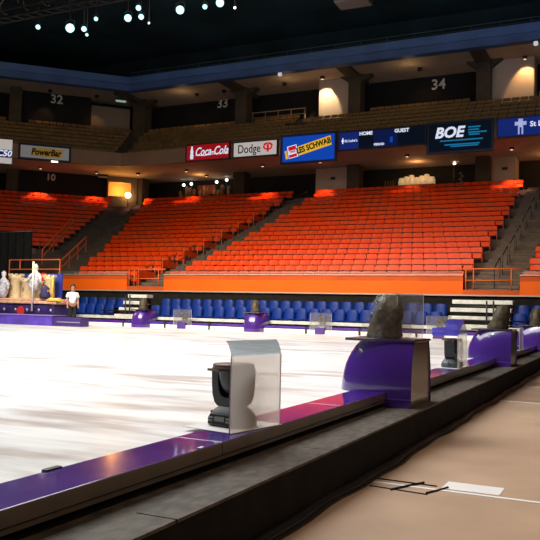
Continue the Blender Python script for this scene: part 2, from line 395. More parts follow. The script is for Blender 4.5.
# aisles
def sec1_left(Y): return XC-T*(Y-YC)+2.4-1.3*(Y-33.5)/20
def aisle(name, fx0, fx1, lab):
    t = thing(name, lab, 'stairs', (0, 0, 0))
    m = MB()
    for i in range(NR):
        y0 = ROWY2[i]-.25; z = ROWZ[i]; h = (ROWZ[i+1]-z) if i < NR-1 else .4
        for q in range(2):
            ya, yb = y0+.565*q, y0+1.13
            m.box(fx0(y0), fx1(y0), ya-.05, yb, z-.02+h*.5*q-.1, z+.02+h*.5*q)
    m.build('steps', STAIR, t); return t
a1 = aisle('aisle_stairs', lambda y: -24.0, lambda y: -22.25, 'dim aisle stairs between the left and centre orange seating blocks')
a2 = aisle('aisle_stairs', lambda y: -6.35, lambda y: -4.3, 'brown aisle stairs right of the wide centre block')
a3 = aisle('aisle_stairs', lambda y: XC-T*(y-YC)+.05, lambda y: sec1_left(y)-.35, 'dark corner stairs left of the orange seating blocks')
# seats
def orange_seat_meshes():
    def plate(w0, w1, zb, zt, yb, yt, th, arch, curve, n=6):
        mb = MB(); f = []; bk_ = []
        for j in range(4):
            v = j/3; z = zb+(zt-zb)*v; wd = w0+(w1-w0)*v; fr = []; br = []
            if j == 3: wd -= .025
            for i in range(n+1):
                u = i/n*2-1; x = u*wd; yy = yb+(yt-yb)*v-curve*u*u; zz = z+(arch*(1-u*u) if j == 3 else 0)
                fr.append((x, yy, zz)); br.append((x, yy+th, zz))
            mb_r = fr+br[::-1]; f.append(mb_r)
        mb.loft(f, smooth=False); return mb
    back = plate(.282, .276, .565, .80, .22, .27, .05, .010, .015)
    pan = plate(.25, .262, .26, .50, .05, .11, .05, .0, .015)
    br = MB(); br.box(-.296, -.270, .06, .30, 0, .50); br.box(.270, .296, .06, .30, 0, .50); br.box(-.29, .29, .14, .18, .28, .34)
    return back, pan, br
_b, _p, _r = orange_seat_meshes()
me_end = MB().box(.298, .325, -.02, .32, .05, .78, bev=.012).mesh('end_panel', ORANGE)
me_back, me_pan, me_br = _b.mesh('backrest', ORANGE), _p.mesh('seat', ORANGE), _r.mesh('side_panel', DKMETAL)
slots = []
PITCH = .597
def rowslots(side, i, s_from, s_to, block, frm):
    # s_from is the landmark end
    if i % 2 and side == 0: s_from += (.28 if s_to > s_from else -.28)
    n = int(abs(s_to-s_from)/PITCH); sg = 1 if s_to > s_from else -1
    d = ROWY[i]-YC
    for k in range(n):
        s = s_from+sg*PITCH*(k+.5); slots.append((P(side, s, d, ROWZ[i]), RZ[side], block, i, k+1, frm, (k == n-1 and sg > 0) or (k == 0 and sg < 0)))
for i in range(NR):
    rowslots(0, i, -22.15-XC, -6.5-XC, 'wide centre block', 'left')
    rowslots(0, i, -24.1-XC, sec1_left(ROWY[i])-XC, 'block left of centre', 'right')
    rowslots(0, i, -4.15-XC, 3-XC, 'right edge block', 'left')
    if i >= 7: rowslots(1, i, T*(ROWY[i]-YC)-1.7, -13.5, 'dark corner block', 'right')
cp = Vector((0, 0, 1.6)); fwd = -(cam.matrix_world.to_3x3() @ Vector((0, 0, 1)))
def inview(p, m=276):
    q = R.transposed() @ (p-cp); 
    if q.z > -1: return False
    x = q.x/-q.z*750; y = q.y/-q.z*750
    return abs(x) < m and abs(y) < m
edge_slots = [s for s in slots if not inview(s[0]+Vector((0, 0, .6))) and inview(s[0], 380)]
slots = [s for s in slots if inview(s[0]+Vector((0, 0, .6)))]
slots.sort(key=lambda s: (s[0]-cp).dot(fwd))
for p, rz, block, i, k, frm, last in slots[:300]:
    e = thing('arena_chair', 'orange seat, %s row of the %s, %s from its %s end' % ('front' if i == 0 else ordi(i+1), block, ordi(k), frm), 'chair', p, rz, 'orange seats in the '+block)
    for nm, me in (('backrest', me_back), ('seat', me_pan), ('side_panel', me_br)):
        o = bpy.data.objects.new(nm, me); C.objects.link(o); o.parent = e
    if last: o = bpy.data.objects.new('end_panel', me_end); C.objects.link(o); o.parent = e
def merge(slots_, meshes, mats):
    mb = MB()
    for p, rz in slots_:
        M = Matrix.Translation(p) @ Matrix.Rotation(rz, 4, 'Z')
        for mi, src in meshes: 
            k = len(mb.v); mb.v += [M @ v for v in src.v]
            for f in src.f: mb.f.append(tuple(i+k for i in f)); mb.mi.append(mi)
    return mb.build('arena_seats', mats)
# NB plates are lofted with separate caps, fine for stuff too
o = merge([(s[0], s[1]) for s in slots[300:]+edge_slots], [(0, _b), (0, _p), (1, _r)], [ORANGE, DKMETAL])
tag(o, 'rows of orange seats climbing into shade in the upper half of the lower stand', 'seats', kind='stuff')
# row-end panels and aisle handrails
t = thing('aisle_railing', 'orange stepped railing beside the stairs left of the centre block', 'railing', (-24.05, 33.4, 0))
for i in range(0, 14, 2):
    m = MB(); y = ROWY[i]-33.4; z = ROWZ[i]; y2 = ROWY[i+1]-33.4+.4; z2 = ROWZ[i+1]
    m.tube([(.05, y, z), (.05, y, z+.95), (.05, y2, z2+.98), (.05, y2, z2)], .03, 6); m.build('rail', ORRAIL, t)
    m = MB(); m.box(.03, .07, y, y2, z+.45, z+.8); m.build('end_panel', ORANGE, t)
t = thing('aisle_handrail', 'dark stepped handrail up the middle of the right aisle stairs', 'railing', (-5.3, 33.4, 0))
for i in range(0, 17, 2):
    m = MB(); y = ROWY[i]-33.4; z = ROWZ[i]; y2 = y+1.5; z2 = z+.55
    m.tube([(0, y, z), (0, y, z+.95), (0, y2, z2+.95), (0, y2, z2)], .03, 6); m.build('rail', DKMETAL, t)
t = thing('aisle_handrail', 'dark stepped handrail up the dim stairs left of the centre block', 'railing', (-22.5, 33.4, 0))
for i in range(1, 18, 3):
    m = MB(); y = ROWY[i]-33.4; z = ROWZ[i]
    m.tube([(0, y, z), (0, y, z+.95), (0, y+1.5, z+1.5), (0, y+1.5, z+.55)], .025, 6); m.build('rail', DKMETAL, t)
# sloped orange corner rails
def sloped(x0, y0, z0, x1, y1, z1, lab):
    t = thing('corner_railing', lab, 'railing', (x0, y0, z0)); a = Vector((x1-x0, y1-y0, z1-z0))
    for h in (.0, .45):
        m = MB(); m.tube([(0, 0, h), tuple(a+Vector((0, 0, h)))], .05, 6); m.build('rail', ORRAIL, t)
    for k in range(4):
        q = a*(k/3); m = MB(); m.tube([tuple(q+Vector((0, 0, -.5))), tuple(q+Vector((0, 0, .45)))], .04, 6); m.build('post', ORRAIL, t)
sloped(-29.9, 34, 3.6, -31.78, 38.5, 5.5, 'sloping orange railing at the left end of the seating blocks')
sloped(-32.2, 35.0, 4.4, -35.1, 41, 7.2, 'sloping orange railing beside the brown corner wall')

# ------------------------------------------------------------------ concourse level behind the lower stand
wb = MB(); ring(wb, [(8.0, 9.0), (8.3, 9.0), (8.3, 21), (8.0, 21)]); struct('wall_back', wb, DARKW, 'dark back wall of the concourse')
lf = MB(); ring(lf, [(5.2, 9.6), (8.2, 9.6), (8.2, 9.9), (5.2, 9.9)]); struct('concourse_floor', lf, CONC)
sf = MB(); ring(sf, [(.3, 13.0), (8.2, 13.0), (8.2, 13.25), (.3, 13.25)]); struct('ceiling_concourse', sf, SOFF, 'tan concourse ceiling')
fb = MB(); ring(fb, [(0, 13.0), (.3, 13.0), (.3, 14.15), (.08, 14.15), (.08, 13.78), (0, 13.78)]); struct('balcony_front', fb, TANB, 'tan front edge of the upper balcony')
us = MB(); UR = 8; ur0 = .5; upitch = .82
prof = [(.3, 13.3)]
UZ = [13.75+.50*i for i in range(UR)]; UD = [ur0+upitch*i for i in range(UR)]
prof = [(.3, 13.25)]
for i in range(UR): prof += [(UD[i]-.2, UZ[i]-(0 if i == 0 else 0)), (UD[i]+upitch-.2, UZ[i])]
prof2 = [prof[0]]; 
for i in range(UR):
    prof2 += [(UD[i]-.2, UZ[i]), (UD[i]+upitch-.2, UZ[i])]
prof2 += [(8.0, UZ[-1]), (8.0, 13.25)]
ring(us, prof2, s1=44); struct('upper_tier', us, CONC, 'stepped concrete of the upper stand')
uf = MB(); ring(uf, [(2.0, 20.2), (8.2, 20.2), (8.2, 20.5), (2.0, 20.5)]); struct('ceiling_upper', uf, SOFF, 'tan soffit above the upper stand')
bd = MB(); ring(bd, [(1.7, 19.9), (2.4, 19.9), (2.4, 21.0), (1.7, 21.0)]); ring(bd, [(1.6, 20.45), (1.7, 20.45), (1.7, 21.05), (1.6, 21.05)], m=1)
struct('trim_1', bd, [BANDB, mat('blue_band_upper', (.065, .14, .34), .6, var=.12, scale=.5)], 'blue band under the roof')
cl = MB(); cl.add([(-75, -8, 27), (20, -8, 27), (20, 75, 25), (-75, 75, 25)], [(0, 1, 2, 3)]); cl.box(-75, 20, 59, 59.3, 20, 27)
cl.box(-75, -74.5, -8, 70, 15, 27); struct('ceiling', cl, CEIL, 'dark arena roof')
bt = thing('roof_edge_rail', 'thin dark rail along the top of the blue band', 'railing', (XC, YC, 21.0))
m = MB(); m.tube([(-T*2, 2, .55), (40, 2, .55)], .03, 6); m.tube([(-T*2, 2, .3), (40, 2, .3)], .02, 6); m.build('rail', mat('teal_rail', (.05, .075, .09), .6), bt)
m = MB()
for k in range(20): m.tube([(k*2, 2, 0), (k*2, 2, .55)], .03, 6)
m.build('stanchions', MATS['teal_rail'], bt)
# columns
n = 0
for X0, wd in ((-40.1, 1.3), (-29.65, 1.05), (-19.55, 1.0), (-9.65, 1.0), (.2, 1)):
    m = MB(); m.box(X0-wd/2, X0+wd/2, 55.2, 56.3, 9.5, 13.0); m.box(X0-wd/2, X0+wd/2, 55.2, 56.3, UZ[5], 20.3)
    m.add([(X0-wd/2-.9, 55.5, 20.25), (X0+wd/2+.9, 55.5, 20.25), (X0+wd/2, 55.5, 19.6), (X0-wd/2, 55.5, 19.6), (X0-wd/2-.9, 56.2, 20.25), (X0+wd/2+.9, 56.2, 20.25), (X0+wd/2, 56.2, 19.6), (X0-wd/2, 56.2, 19.6)],
          [(0, 1, 2, 3), (4, 7, 6, 5), (0, 3, 7, 4), (1, 5, 6, 2), (0, 4, 5, 1), (2, 6, 7, 3)])
    struct('column', m, COLM)
m = MB(); sbox(m, 1, -8.9, -7.9, 5.4, 6.4, 9.5, 20.3); struct('column', m, COLM)
# stair tower walls (cream)
def block(x0, x1, z0, z1, y0=56.0, y1=57.9, mt=CREAMW):
    return struct('stair_tower_wall', MB().box(x0, x1, y0, y1, z0, z1), mt)
block(-22.85, -20.2, UZ[6]-.2, 20.2); block(-23.0, -20.15, 9.9, 13.0); block(-9.2, -6.2, UZ[6]-.2, 20.2); block(-9.4, -7.45, 9.9, 13.0)
for x in (-21.5, -8.2):
    tag(MB().box(x-.2, x+.2, 55.93, 56.0, 12.05, 12.25, bev=.02).build('exit_sign_box', BLACK), 'small dark box on the cream wall %s' % ('below the blue tyre sign' if x < -20 else 'beneath the right blue hospital sign'), 'fixture')
# soffit ribs at upper level (tan beams)
bm_ = MB()
for X0 in (-40.3, -29.85, -19.65, -9.7): bm_.box(X0-.5, X0+.5, 52.4, 58, 19.95, 20.2)
struct('soffit_beams', bm_, COLM)
# corner block with glowing doorway
cb = MB(); 
sbox(cb, 1, -.32, 2.1, 5.0, 5.3, 12.5, 13.0); sbox(cb, 1, 1.65, 2.1, 5.0, 5.3, 9.9, 12.5); sbox(cb, 1, -.32, 1.65, 5.0, 5.3, 9.9, 11.25)
sbox(cb, 1, -.32, 2.1, 7.2, 7.4, 9.9, 13.0); sbox(cb, 1, -.42, -.32, 5, 7.4, 9.9, 13.0); sbox(cb, 1, 2.1, 2.2, 5, 7.4, 9.9, 13.0)
struct('wall_doorway', cb, mat('grey_brown_wall', (.22, .15, .10), .8), 'corner wall with a lit doorway')
ub = MB(); sbox(ub, 1, -1.9, 1.6, 6.6, 7.8, 16.5, 19.6); struct('wall_upper_corner', ub, mat('brown_grey_wall', (.30, .21, .14), .8), 'brown wall block in the upper corner')

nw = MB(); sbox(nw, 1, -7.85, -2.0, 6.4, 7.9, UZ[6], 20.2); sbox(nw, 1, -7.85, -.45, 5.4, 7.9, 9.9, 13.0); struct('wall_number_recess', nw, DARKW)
# upper seats
useat = MB()
useat.loft([[(-.27, .22, .52), (.27, .22, .52), (.27, .27, .52), (-.27, .27, .52)], [(-.27, .25, .66), (.27, .25, .66), (.27, .30, .66), (-.27, .30, .66)], [(-.25, .27, .76), (.25, .27, .76), (.25, .31, .76), (-.25, .31, .76)]])
useat.loft([[(-.23, .05, .34), (.23, .05, .34), (.23, .10, .34), (-.23, .10, .34)], [(-.24, .06, .44), (.24, .06, .44), (.24, .12, .44), (-.24, .12, .44)]])
useat.box(-.03, .03, .05, .2, 0, .35)
us_me = useat.mesh('upper_seat', BROWNS)
us_sl = []
for i in range(UR-1):
    d = UD[i]; 
    for k in range(60):
        s = -T*d+.6+.597*k+.3*(i % 2)
        X = XC+s
        if -24.6 < X < -23.4 and i > 3: continue
        if i >= 6 and (-23 < X < -20 or -9.3 < X < -6 or any(abs(X-q) < 1.0 for q in (-40.1, -29.65, -19.55, -9.65, .2))): continue
        us_sl.append((P(0, s, d, UZ[i]), 0, 'long upper deck', i, k+1, 'left'))
    for k in range(24):
        s = T*d-.9-.597*k
        if i >= 6 and -9.3 < s < -7.5: continue
        us_sl.append((P(1, s, d, UZ[i]), PI/4, 'corner upper deck', i, k+1, 'right'))
edge_us = [s for s in us_sl if not inview(s[0]+Vector((0, 0, .6))) and inview(s[0], 380)]
us_sl = [s for s in us_sl if inview(s[0]+Vector((0, 0, .6)))]
us_sl.sort(key=lambda s: (s[0]-cp).dot(fwd))
for p, rz, block_, i, k, frm in us_sl[:300]:
    o = bpy.data.objects.new('folding_chair', us_me); C.objects.link(o); o.location = p; o.rotation_euler.z = rz
    tag(o, 'brown folding seat, %s row of the %s, %s from its %s end' % ('front' if i == 0 else ordi(i+1), block_, ordi(k), frm), 'chair', 'brown seats on the '+block_)
o = merge([(s[0], s[1]) for s in us_sl[300:]+edge_us], [(0, useat)], [BROWNS]); o.name = 'upper_seats'
tag(o, 'back rows of brown seats on the dim upper deck', 'seats', kind='stuff')
# rails behind upper seats
t = thing('upper_railing', 'light pipe railing at the back of the upper deck below number thirty-three', 'railing', (-29.5, 56.4, 17.3))
m = MB(); m.tube([(.3, 0, .95), (5.3, 0, .95), (5.3, 0, 0)], .04, 6); m.tube([(.3, 0, .5), (5.3, 0, .5)], .03, 6); m.build('rail', mat('tan_rail', (.45, .30, .18), .5), t)
m = MB()
for k in range(5): m.tube([(.4+k*1.2, 0, 0), (.4+k*1.2, 0, .95)], .03, 6)
m.build('posts', MATS['tan_rail'], t)

# ------------------------------------------------------------------ section numbers
NUMM = mat('number_paint', (.88, .82, .66), .6)
def number(s_, side, s, d, z, size, lab):
    t = thing('section_number', lab, 'number', P(side, s, d, z), RZ[side]); text('numerals', s_, size, NUMM, t, 0, 0, 0, bold=.02)
number('32', 1, -4.95, 6.36, 19.68, 1.1, 'pale section number 32 on the dark upper corner wall')
number('33', 0, -32.95-XC, 7.9, 19.85, 1.15, 'pale section number 33 on the dark wall above the soft drink sign')
number('34', 0, -13.55-XC, 7.9, 19.45, 1.15, 'pale section number 34 on the dark upper wall at right')
number('10', 1, -5.25, 5.34, 12.52, .80, 'pale section number 10 on the dark wall under the food bar sign')

# ------------------------------------------------------------------ signs
def emis(name, col, es): return mat(name, tuple(c*.5 for c in col), .7, emit=col, es=es, spec=.08)
SW = emis('sign_white', (.70, .64, .60), .55); SR = emis('sign_red', (.42, .008, .012), .55); SK = emis('sign_black', (.01, .01, .01), .1)
SB = emis('screen_blue', (.005, .055, .40), .9); SB2 = emis('screen_navy', (.010, .028, .22), .55); SWH = emis('screen_white', (.75, .80, .95), .8)
SY = emis('screen_yellow', (.85, .48, .03), .75); SRED = emis('screen_red', (.60, .01, .02), .8); SDK = emis('screen_dark', (.004, .008, .018), .5)
SCY = emis('screen_cyan', (.01, .22, .45), .6); SGR = emis('sign_grey', (.30, .28, .27), .4); SMU = emis('sign_mustard', (.42, .24, .04), .35); SNV = emis('sign_navy', (.02, .015, .09), .5)
FRAME = mat('sign_frame', (.012, .012, .02), .5)
def sign(name, lab, side, s0, s1, z0, z1, panel, framecol=FRAME, b=.09, d=-.34):
    t = thing(name, lab, 'sign', P(side, (s0+s1)/2, d, (z0+z1)/2), RZ[side]); h = (s1-s0)/2; v = (z1-z0)/2
    m = MB(); m.box(-h, h, 0, .2, -v, -v+b); m.box(-h, h, 0, .2, v-b, v); m.box(-h, -h+b, 0, .2, -v+b, v-b); m.box(h-b, h, 0, .2, -v+b, v-b); m.build('frame', framecol, t)
    MB().box(-h+b, h-b, .04, .18, -v+b, v-b).build('panel', panel, t)
    MB().box(-h*.6, -h*.6+.1, .2, .34, -.3, .3).build('bracket', DKMETAL, t); MB().box(h*.6-.1, h*.6, .2, .34, -.3, .3).build('bracket', DKMETAL, t)
    return t
X2 = lambda x: x-XC
def prism(pts, y0, y1):
    mb = MB(); mb.loft([[(x, y0, z) for x, z in pts], [(x, y1, z) for x, z in pts]]); return mb
t = sign('sponsor_sign', 'red sign with white script lettering and a bottle, left of the white sign', 0, X2(-31.48), X2(-27.54), 12.92, 14.29, SR)
text('lettering', 'Coca-Cola', .92, SWH, t, .34, .03, .02, shear=.35, fx=.74, bold=.012)
m = MB(); m.tube([(-1.1, .03, -.22), (-.3, .02, -.28), (.5, .02, -.20), (1.2, .03, -.26)], [.012, .03, .03, .01], 6); m.build('script_swash', SWH, t)
prism([(-1.52, -.5), (-1.28, -.5), (-1.26, -.25), (-1.30, -.05), (-1.27, .1), (-1.33, .28), (-1.35, .5), (-1.45, .5), (-1.47, .28), (-1.53, .1), (-1.50, -.05), (-1.54, -.25)], .0, .038).build('bottle_mark', SWH, t)
t = sign('sponsor_sign', 'white sign with dark serif lettering and a red ram mark', 0, X2(-27.28), X2(-23.49), 12.93, 14.17, SW)
text('lettering', 'Dodge', .92, SK, t, -.50, .03, .0, fx=.78, bold=.004)
def ram(parent, cx, cz, k, mt):
    m = MB()
    for sg in (-1, 1):
        pts = [(cx+sg*(.03+.33*math.sin(a)*(1-a*.07)*k*1.1), .02, cz+(.10+.22*math.cos(a))*k*1.1) for a in [x*.5 for x in range(9)]]
        m.tube(pts, [.085*k, .09*k, .09*k, .085*k, .08*k, .07*k, .06*k, .045*k, .03*k], 6)
    m.loft([[(cx-.10*k, .0, cz+.25*k), (cx+.10*k, .0, cz+.25*k), (cx+.07*k, .0, cz-.32*k), (cx-.07*k, .0, cz-.32*k)], [(cx-.10*k, .04, cz+.25*k), (cx+.10*k, .04, cz+.25*k), (cx+.07*k, .04, cz-.32*k), (cx-.07*k, .04, cz-.32*k)]])
    m.build('ram_mark', mt, parent)
ram(t, 1.08, .0, .95, SRED)
t = sign('video_sign', 'bright blue screen with slanted yellow tyre shop banner', 0, X2(-23.25), X2(-18.85), 12.2, 14.37, SB, mat('blue_frame', (.01, .02, .09), .4), .16)
an = math.radians(14)
def rot(pts, a, cx=0, cz=0): return [(cx+x*math.cos(a)-z*math.sin(a), cz+x*math.sin(a)+z*math.cos(a)) for x, z in pts]
prism(rot([(-1.05, -.34), (1.55, -.34), (1.62, .34), (-1.0, .34)], an, .22, .08), .012, .036).build('yellow_banner', SY, t)
text('lettering', 'LES SCHWAB', .58, SK, t, .42, -.0, .13, fx=.80, bold=.02, tilt=an)
prism(rot([(-.38, -.46), (.38, -.46), (.38, .46), (-.38, .46)], an*.8, -1.22, -.18), -.005, .03).build('tyre_badge', SWH, t)
prism(rot([(-.30, .10), (.30, .10), (.34, .40), (-.30, .40)], an*.8, -1.22, -.18), -.012, .0).build('badge_band', SRED, t)
prism(rot([(-.34, -.42), (.30, -.42), (.30, -.20), (-.34, -.20)], an*.8, -1.22, -.18), -.012, .0).build('badge_band', SRED, t)
prism(rot([(-.20, -.40), (-.02, -.40), (-.02, .22), (-.20, .22)], an*.8, -1.62, -.30), -.008, .0).build('badge_side', SY, t)
text('badge_lettering', 'TIRES', .20, SRED, t, -1.22, -.012, -.20, tilt=an*.8, bold=.008)
# scoreboard strip
t = sign('scoreboard', 'long dark navy scoreboard strip reading home and guest', 0, X2(-18.70), X2(-12.42), 12.9, 14.27, SDK, FRAME, .07)
MB().box(-3.07, -1.65, .02, .05, -.60, .60).build('logo_panel', SB2, t)
MB().box(-.55, 1.15, .02, .05, -.60, .60).build('centre_panel', emis('navy_dim', (.006, .014, .09), .5), t)
text('home_lettering', 'HOME', .34, SWH, t, -1.12, .02, .42, bold=.012); text('guest_lettering', 'GUEST', .34, SWH, t, 1.45, .02, .42, bold=.012)
text('small_lettering', 'PERIOD', .22, SWH, t, -.15, .015, -.42, bold=.008); text('logo_lettering', 'St Luke\'s', .26, SWH, t, -2.2, .01, -.02, bold=.004)
m = MB()
for a in range(3): m.box(-2.95+.02, -2.70, .005, .03, -.03, .03); m.box(-2.855, -2.795, .005, .03, -.2, .2)
m.build('cross_mark', SWH, t)
MB().box(.62, .82, .01, .03, -.35, .05).build('score_dot', SB, t)
# BOE screen
t = sign('video_sign', 'dark screen with big slanted white BOE lettering and cyan lines', 0, X2(-12.37), X2(-7.98), 12.2, 14.35, SDK, mat('navy_frame', (.008, .02, .045), .4), .14)
text('lettering', 'BOE', .98, SWH, t, -.72, .02, .30, shear=.22, fx=1.02, bold=.035)
for z, a, b_ in ((.60, .55, 1.35), (.42, .55, 1.25), (.24, .55, 1.75), (.10, .6, 1.3)): MB().box(a, b_, .02, .05, z-.05, z+.04).build('text_line', SCY, t)
for z, a, b_ in ((-.22, -1.3, 1.5), (-.50, -1.0, 1.3), (-.62, -.6, 1.2)): MB().box(a, b_, .02, .05, z-.045, z+.04).build('text_line', SCY, t)
# St Luke's sign
t = sign('sponsor_sign', 'blue sign at the right edge with a white cross figure mark', 0, X2(-7.79), X2(-2.6), 12.98, 14.28, SB2, FRAME, .07)
text('lettering', "St Luke's", .46, SWH, t, -.55, .02, .10, align='LEFT', bold=.012)
m = MB(); cx = -1.12
m.box(cx-.36, cx+.36, .015, .04, .08, .32); m.box(cx-.14, cx+.14, .015, .04, -.05, .50); m.box(cx-.16, cx-.06, .015, .04, -.50, .0); m.box(cx+.06, cx+.16, .015, .04, -.50, .0); m.build('cross_mark', mat('cross_lilac', (.3, .3, .3), emit=(.40, .45, .75), es=.7), t)
# left signs on the corner balcony
t = sign('sponsor_sign', 'grey framed sign with slanted mustard food bar logo', 1, -8.05, -4.03, 12.9, 14.2, SGR, mat('blueblack_frame', (.012, .016, .035), .5), .16)
prism([(-1.05, -.30), (1.2, -.36), (1.42, .34), (-.95, .36)], .012, .036).build('mustard_banner', SMU, t)
text('lettering', 'PowerBar', .70, SK, t, .08, .0, .0, shear=.18, fx=.80, bold=.025)
t = sign('sponsor_sign', 'white and navy sign cut off by the left picture edge', 1, -11.6, -8.45, 12.36, 14.4, SW, FRAME, .06)
MB().box(-1.5, 1.5, .01, .04, -.48, .14).build('navy_stripe', SNV, t)
text('lettering', 'C50', .66, SWH, t, 1.47, .0, -.17, shear=.2, align='RIGHT', bold=.02)
t = thing('balcony_lamp', 'small glowing lamp under the food bar sign', 'lamp', P(1, -5.3, -.5, 12.78), PI/4)
MB().box(-.28, .28, -.1, .12, 0, .12, bev=.03).build('housing', DKMETAL, t); MB().box(-.26, .26, -.14, -.08, .0, .13, bev=.03).build('lens', mat('lamp_glow_white', (.1, .1, .1), emit=(1, .85, .75), es=3), t)

# ------------------------------------------------------------------ lights
def lamp(kind, loc, power, col, rot=None, size=.3, spot=1.0, blend=.5, target=None, name='light'):
    l = bpy.data.lights.new(name, kind); l.energy = power; l.color = col
    if kind == 'AREA': l.shape = 'RECTANGLE'; l.size = size[0]; l.size_y = size[1]
    else: l.shadow_soft_size = size
    if kind == 'SPOT': l.spot_size = spot; l.spot_blend = blend
    o = bpy.data.objects.new(name, l); C.objects.link(o); o.location = loc
    if target is not None: o.rotation_euler = (Vector(target)-Vector(loc)).to_track_quat('-Z', 'Y').to_euler()
    return o
K = 1.0
lamp('AREA', (-16, 12.5, 14.3), 6900*K, (.97, .97, .93), size=(20, 18), name='rig_wash')
lamp('AREA', (-15, 17, 11.2), 1250*K, (1, .80, .58), size=(20, 3), target=(-15, 33, 1.5), name='stand_wash').data.spread = 1.25
lamp('AREA', (3, 7, 9), 340*K, (1, .76, .54), size=(5, 8), name='walkway_fill')  # unseen area lamp added to lift the tan floor
lamp('SPOT', (-7, 3, 13), 500*K, (1, .5, .58), size=.3, spot=.8, blend=.8, target=(-4.2, 8.5, .57), name='pink_stage_spot')
for q, (x, y, z) in enumerate(((-13, 3, 13), (-10.5, 5, 13.2), (-14.5, 6, 13), (-9.5, 9, 13.3), (-12, 12, 13))):
    lamp('SPOT', (x, y, z), 420, (.85, .95, 1), size=.22, spot=1.3, blend=.6, target=(x+3.5, y+4, .6), name='rig_spot')
# downlights in the concourse ceiling
DL = [(0, -38.5), (0, -33.6), (0, -26.6), (0, -21.4), (0, -7.1), (0, -15)]
def downlight(pos, power, col, lab, spot=1.3, tgt=None, vis=True, blend=.7, mt=GLOWW):
    t = thing('downlight', lab, 'lamp', pos)
    MB().lathe([(.16, -.10), (.18, 0), (.18, .12), (.05, .16)], 12).build('housing', DKMETAL, t)
    if vis: MB().lathe([(.10, -.13), (.11, -.11)], 12).build('lens', mat('dim_lens', (.1, .1, .1), emit=(1, .6, .3), es=1.2), t)
    lamp('SPOT', (pos[0], pos[1], pos[2]-.2), power, col, size=.1, spot=spot, blend=blend, target=tgt or (pos[0], pos[1], pos[2]-3))
WARM = (1, .5, .2)
RW = (1, .50, .34)
for x, pw, lab in ((-38.3, 120, 'over the top orange rows near the corner column'), (-33.4, 90, 'behind the red script sign'), (-26.3, 110, 'below the white ram sign'), (-21.4, 130, 'over the top row in front of the cream wall'), (-14.6, 45, 'over the orange top row left of the BOE screen'), (-7.3, 170, 'over the top row at the right aisle')):
    downlight((x, 52.9, 12.95), pw*9, RW, 'small recessed downlight '+lab, 1.15, (x, 53.3, 9))
for s, pw, lab in ((-6.2, 190, 'over the top rows under section ten'), (-1.6, 110, 'over the corner block beside the lit doorway')):
    p = P(1, s, 3.2, 12.95); downlight(p, pw*10, RW, 'small recessed downlight '+lab, 1.15, (p.x, p.y, 9))
# wall washers and glows
downlight(Vector((-22.15, 54.9, 20.1)), 520, (1, .80, .52), 'downlight washing the upper cream wall with bright light', 1.25, (-22.35, 56.4, 18.0), blend=.25)
downlight(Vector((-6.75, 55.2, 19.9)), 210, (1, .62, .28), 'downlight washing the upper right cream wall', 1.5, (-6.7, 56.5, 17.8), blend=.4)
downlight(Vector((-33, 55.5, 12.95)), 0, WARM, 'downlight above the concession stand behind the red script sign')
for q in (-35, -25, -15, -3): lamp('POINT', (q, 54.3, 19.2), 16, (1, .70, .38), size=.3)  # unseen point lamps added to brighten the upper soffit
lamp('POINT', (-33.5, 55.3, 12.55), 40, WARM, size=.3); lamp('POINT', (-14.6, 55.6, 12.6), 40, WARM, size=.3); lamp('POINT', (-4.8, 55.8, 12.5), 60, WARM, size=.3)
p = P(1, .9, 6.2, 11.9); lamp('POINT', p, 420, (1, .42, .06), size=.15)
p = P(1, 1.35, 4.6, 11.35)
t = thing('globe_lamp', 'round glowing globe lamp at the orange doorway in the corner', 'lamp', p)
MB().lathe([(.02, -.26), (.2, -.18), (.27, 0), (.2, .18), (.02, .26)], 14).build('globe', GLOWW, t); MB().tube([(0, 0, -.25), (0, 0, -1.5)], .04).build('post', DKMETAL, t)
t = thing('ceiling_fixture', 'greenish ceiling fixture above the upper corner block', 'lamp', P(1, .5, 5.0, 19.75), PI/4)
MB().box(-.45, .45, -.1, .1, 0, .15, bev=.03).build('diffuser', mat('fixture_glow', (.1, .12, .1), emit=(.35, .55, .4), es=.6), t); MB().box(-.5, .5, -.12, .12, .15, .3).build('housing', DKMETAL, t)
t = thing('ceiling_fixture', 'pale ceiling fixture left of the lit corner doorway', 'lamp', P(1, -.9, 4.6, 12.75), PI/4)
MB().box(-.4, .4, -.1, .1, 0, .12, bev=.03).build('diffuser', mat('fixture_grey', (.5, .5, .42), .5), t); MB().box(-.45, .45, -.12, .12, .12, .25).build('housing', DKMETAL, t)
# dim glows on the upper deck
for pos, tg, pw, lab in ((P(1, -5.6, 5.2, 20.05), P(1, -6.2, 6.5, 17), 60, 'beside number thirty-two'), (P(1, -1.6, 5.2, 20.05), P(1, -1.6, 6.6, 17), 45, 'left of the upper corner block'), (P(0, 3.9, 5.3, 20.05), P(0, 4.2, 6.2, 17), 80, 'over the upper back row right of the corner'),
                     (P(0, 12.3, 5.3, 20.05), P(0, 12.3, 6.2, 17), 80, 'over the railed upper back row'), (P(0, 6.6, 5.3, 20.05), P(0, 6.6, 6.2, 17), 60, 'below number thirty-three'), (P(0, 23.5, 5.5, 20.05), P(0, 23.5, 7.5, 18.6), 30, 'by number thirty-four')):
    downlight(pos, pw, WARM, 'small dim downlight '+lab, 1.0, tg, vis=False)
# wash of the upper deck and of the roof
lamp('AREA', (-18, 40, 22), 260, (1, .76, .38), size=(34, 2), target=(-18, 54, 15.5), name='upper_wash')
lamp('AREA', (-44, 38, 21), 55, (1, .76, .38), size=(8, 2), target=(-45, 48, 15), name='upper_wash')
lamp('AREA', (-2, 36, 18), 260, (.35, .5, 1), size=(6, 3), target=(-8, 52, 20.8), name='blue_band_wash')
lamp('AREA', (-30, 38, 18), 80, (.3, .5, 1), size=(10, 3), target=(-32, 52, 20.8), name='blue_band_wash')

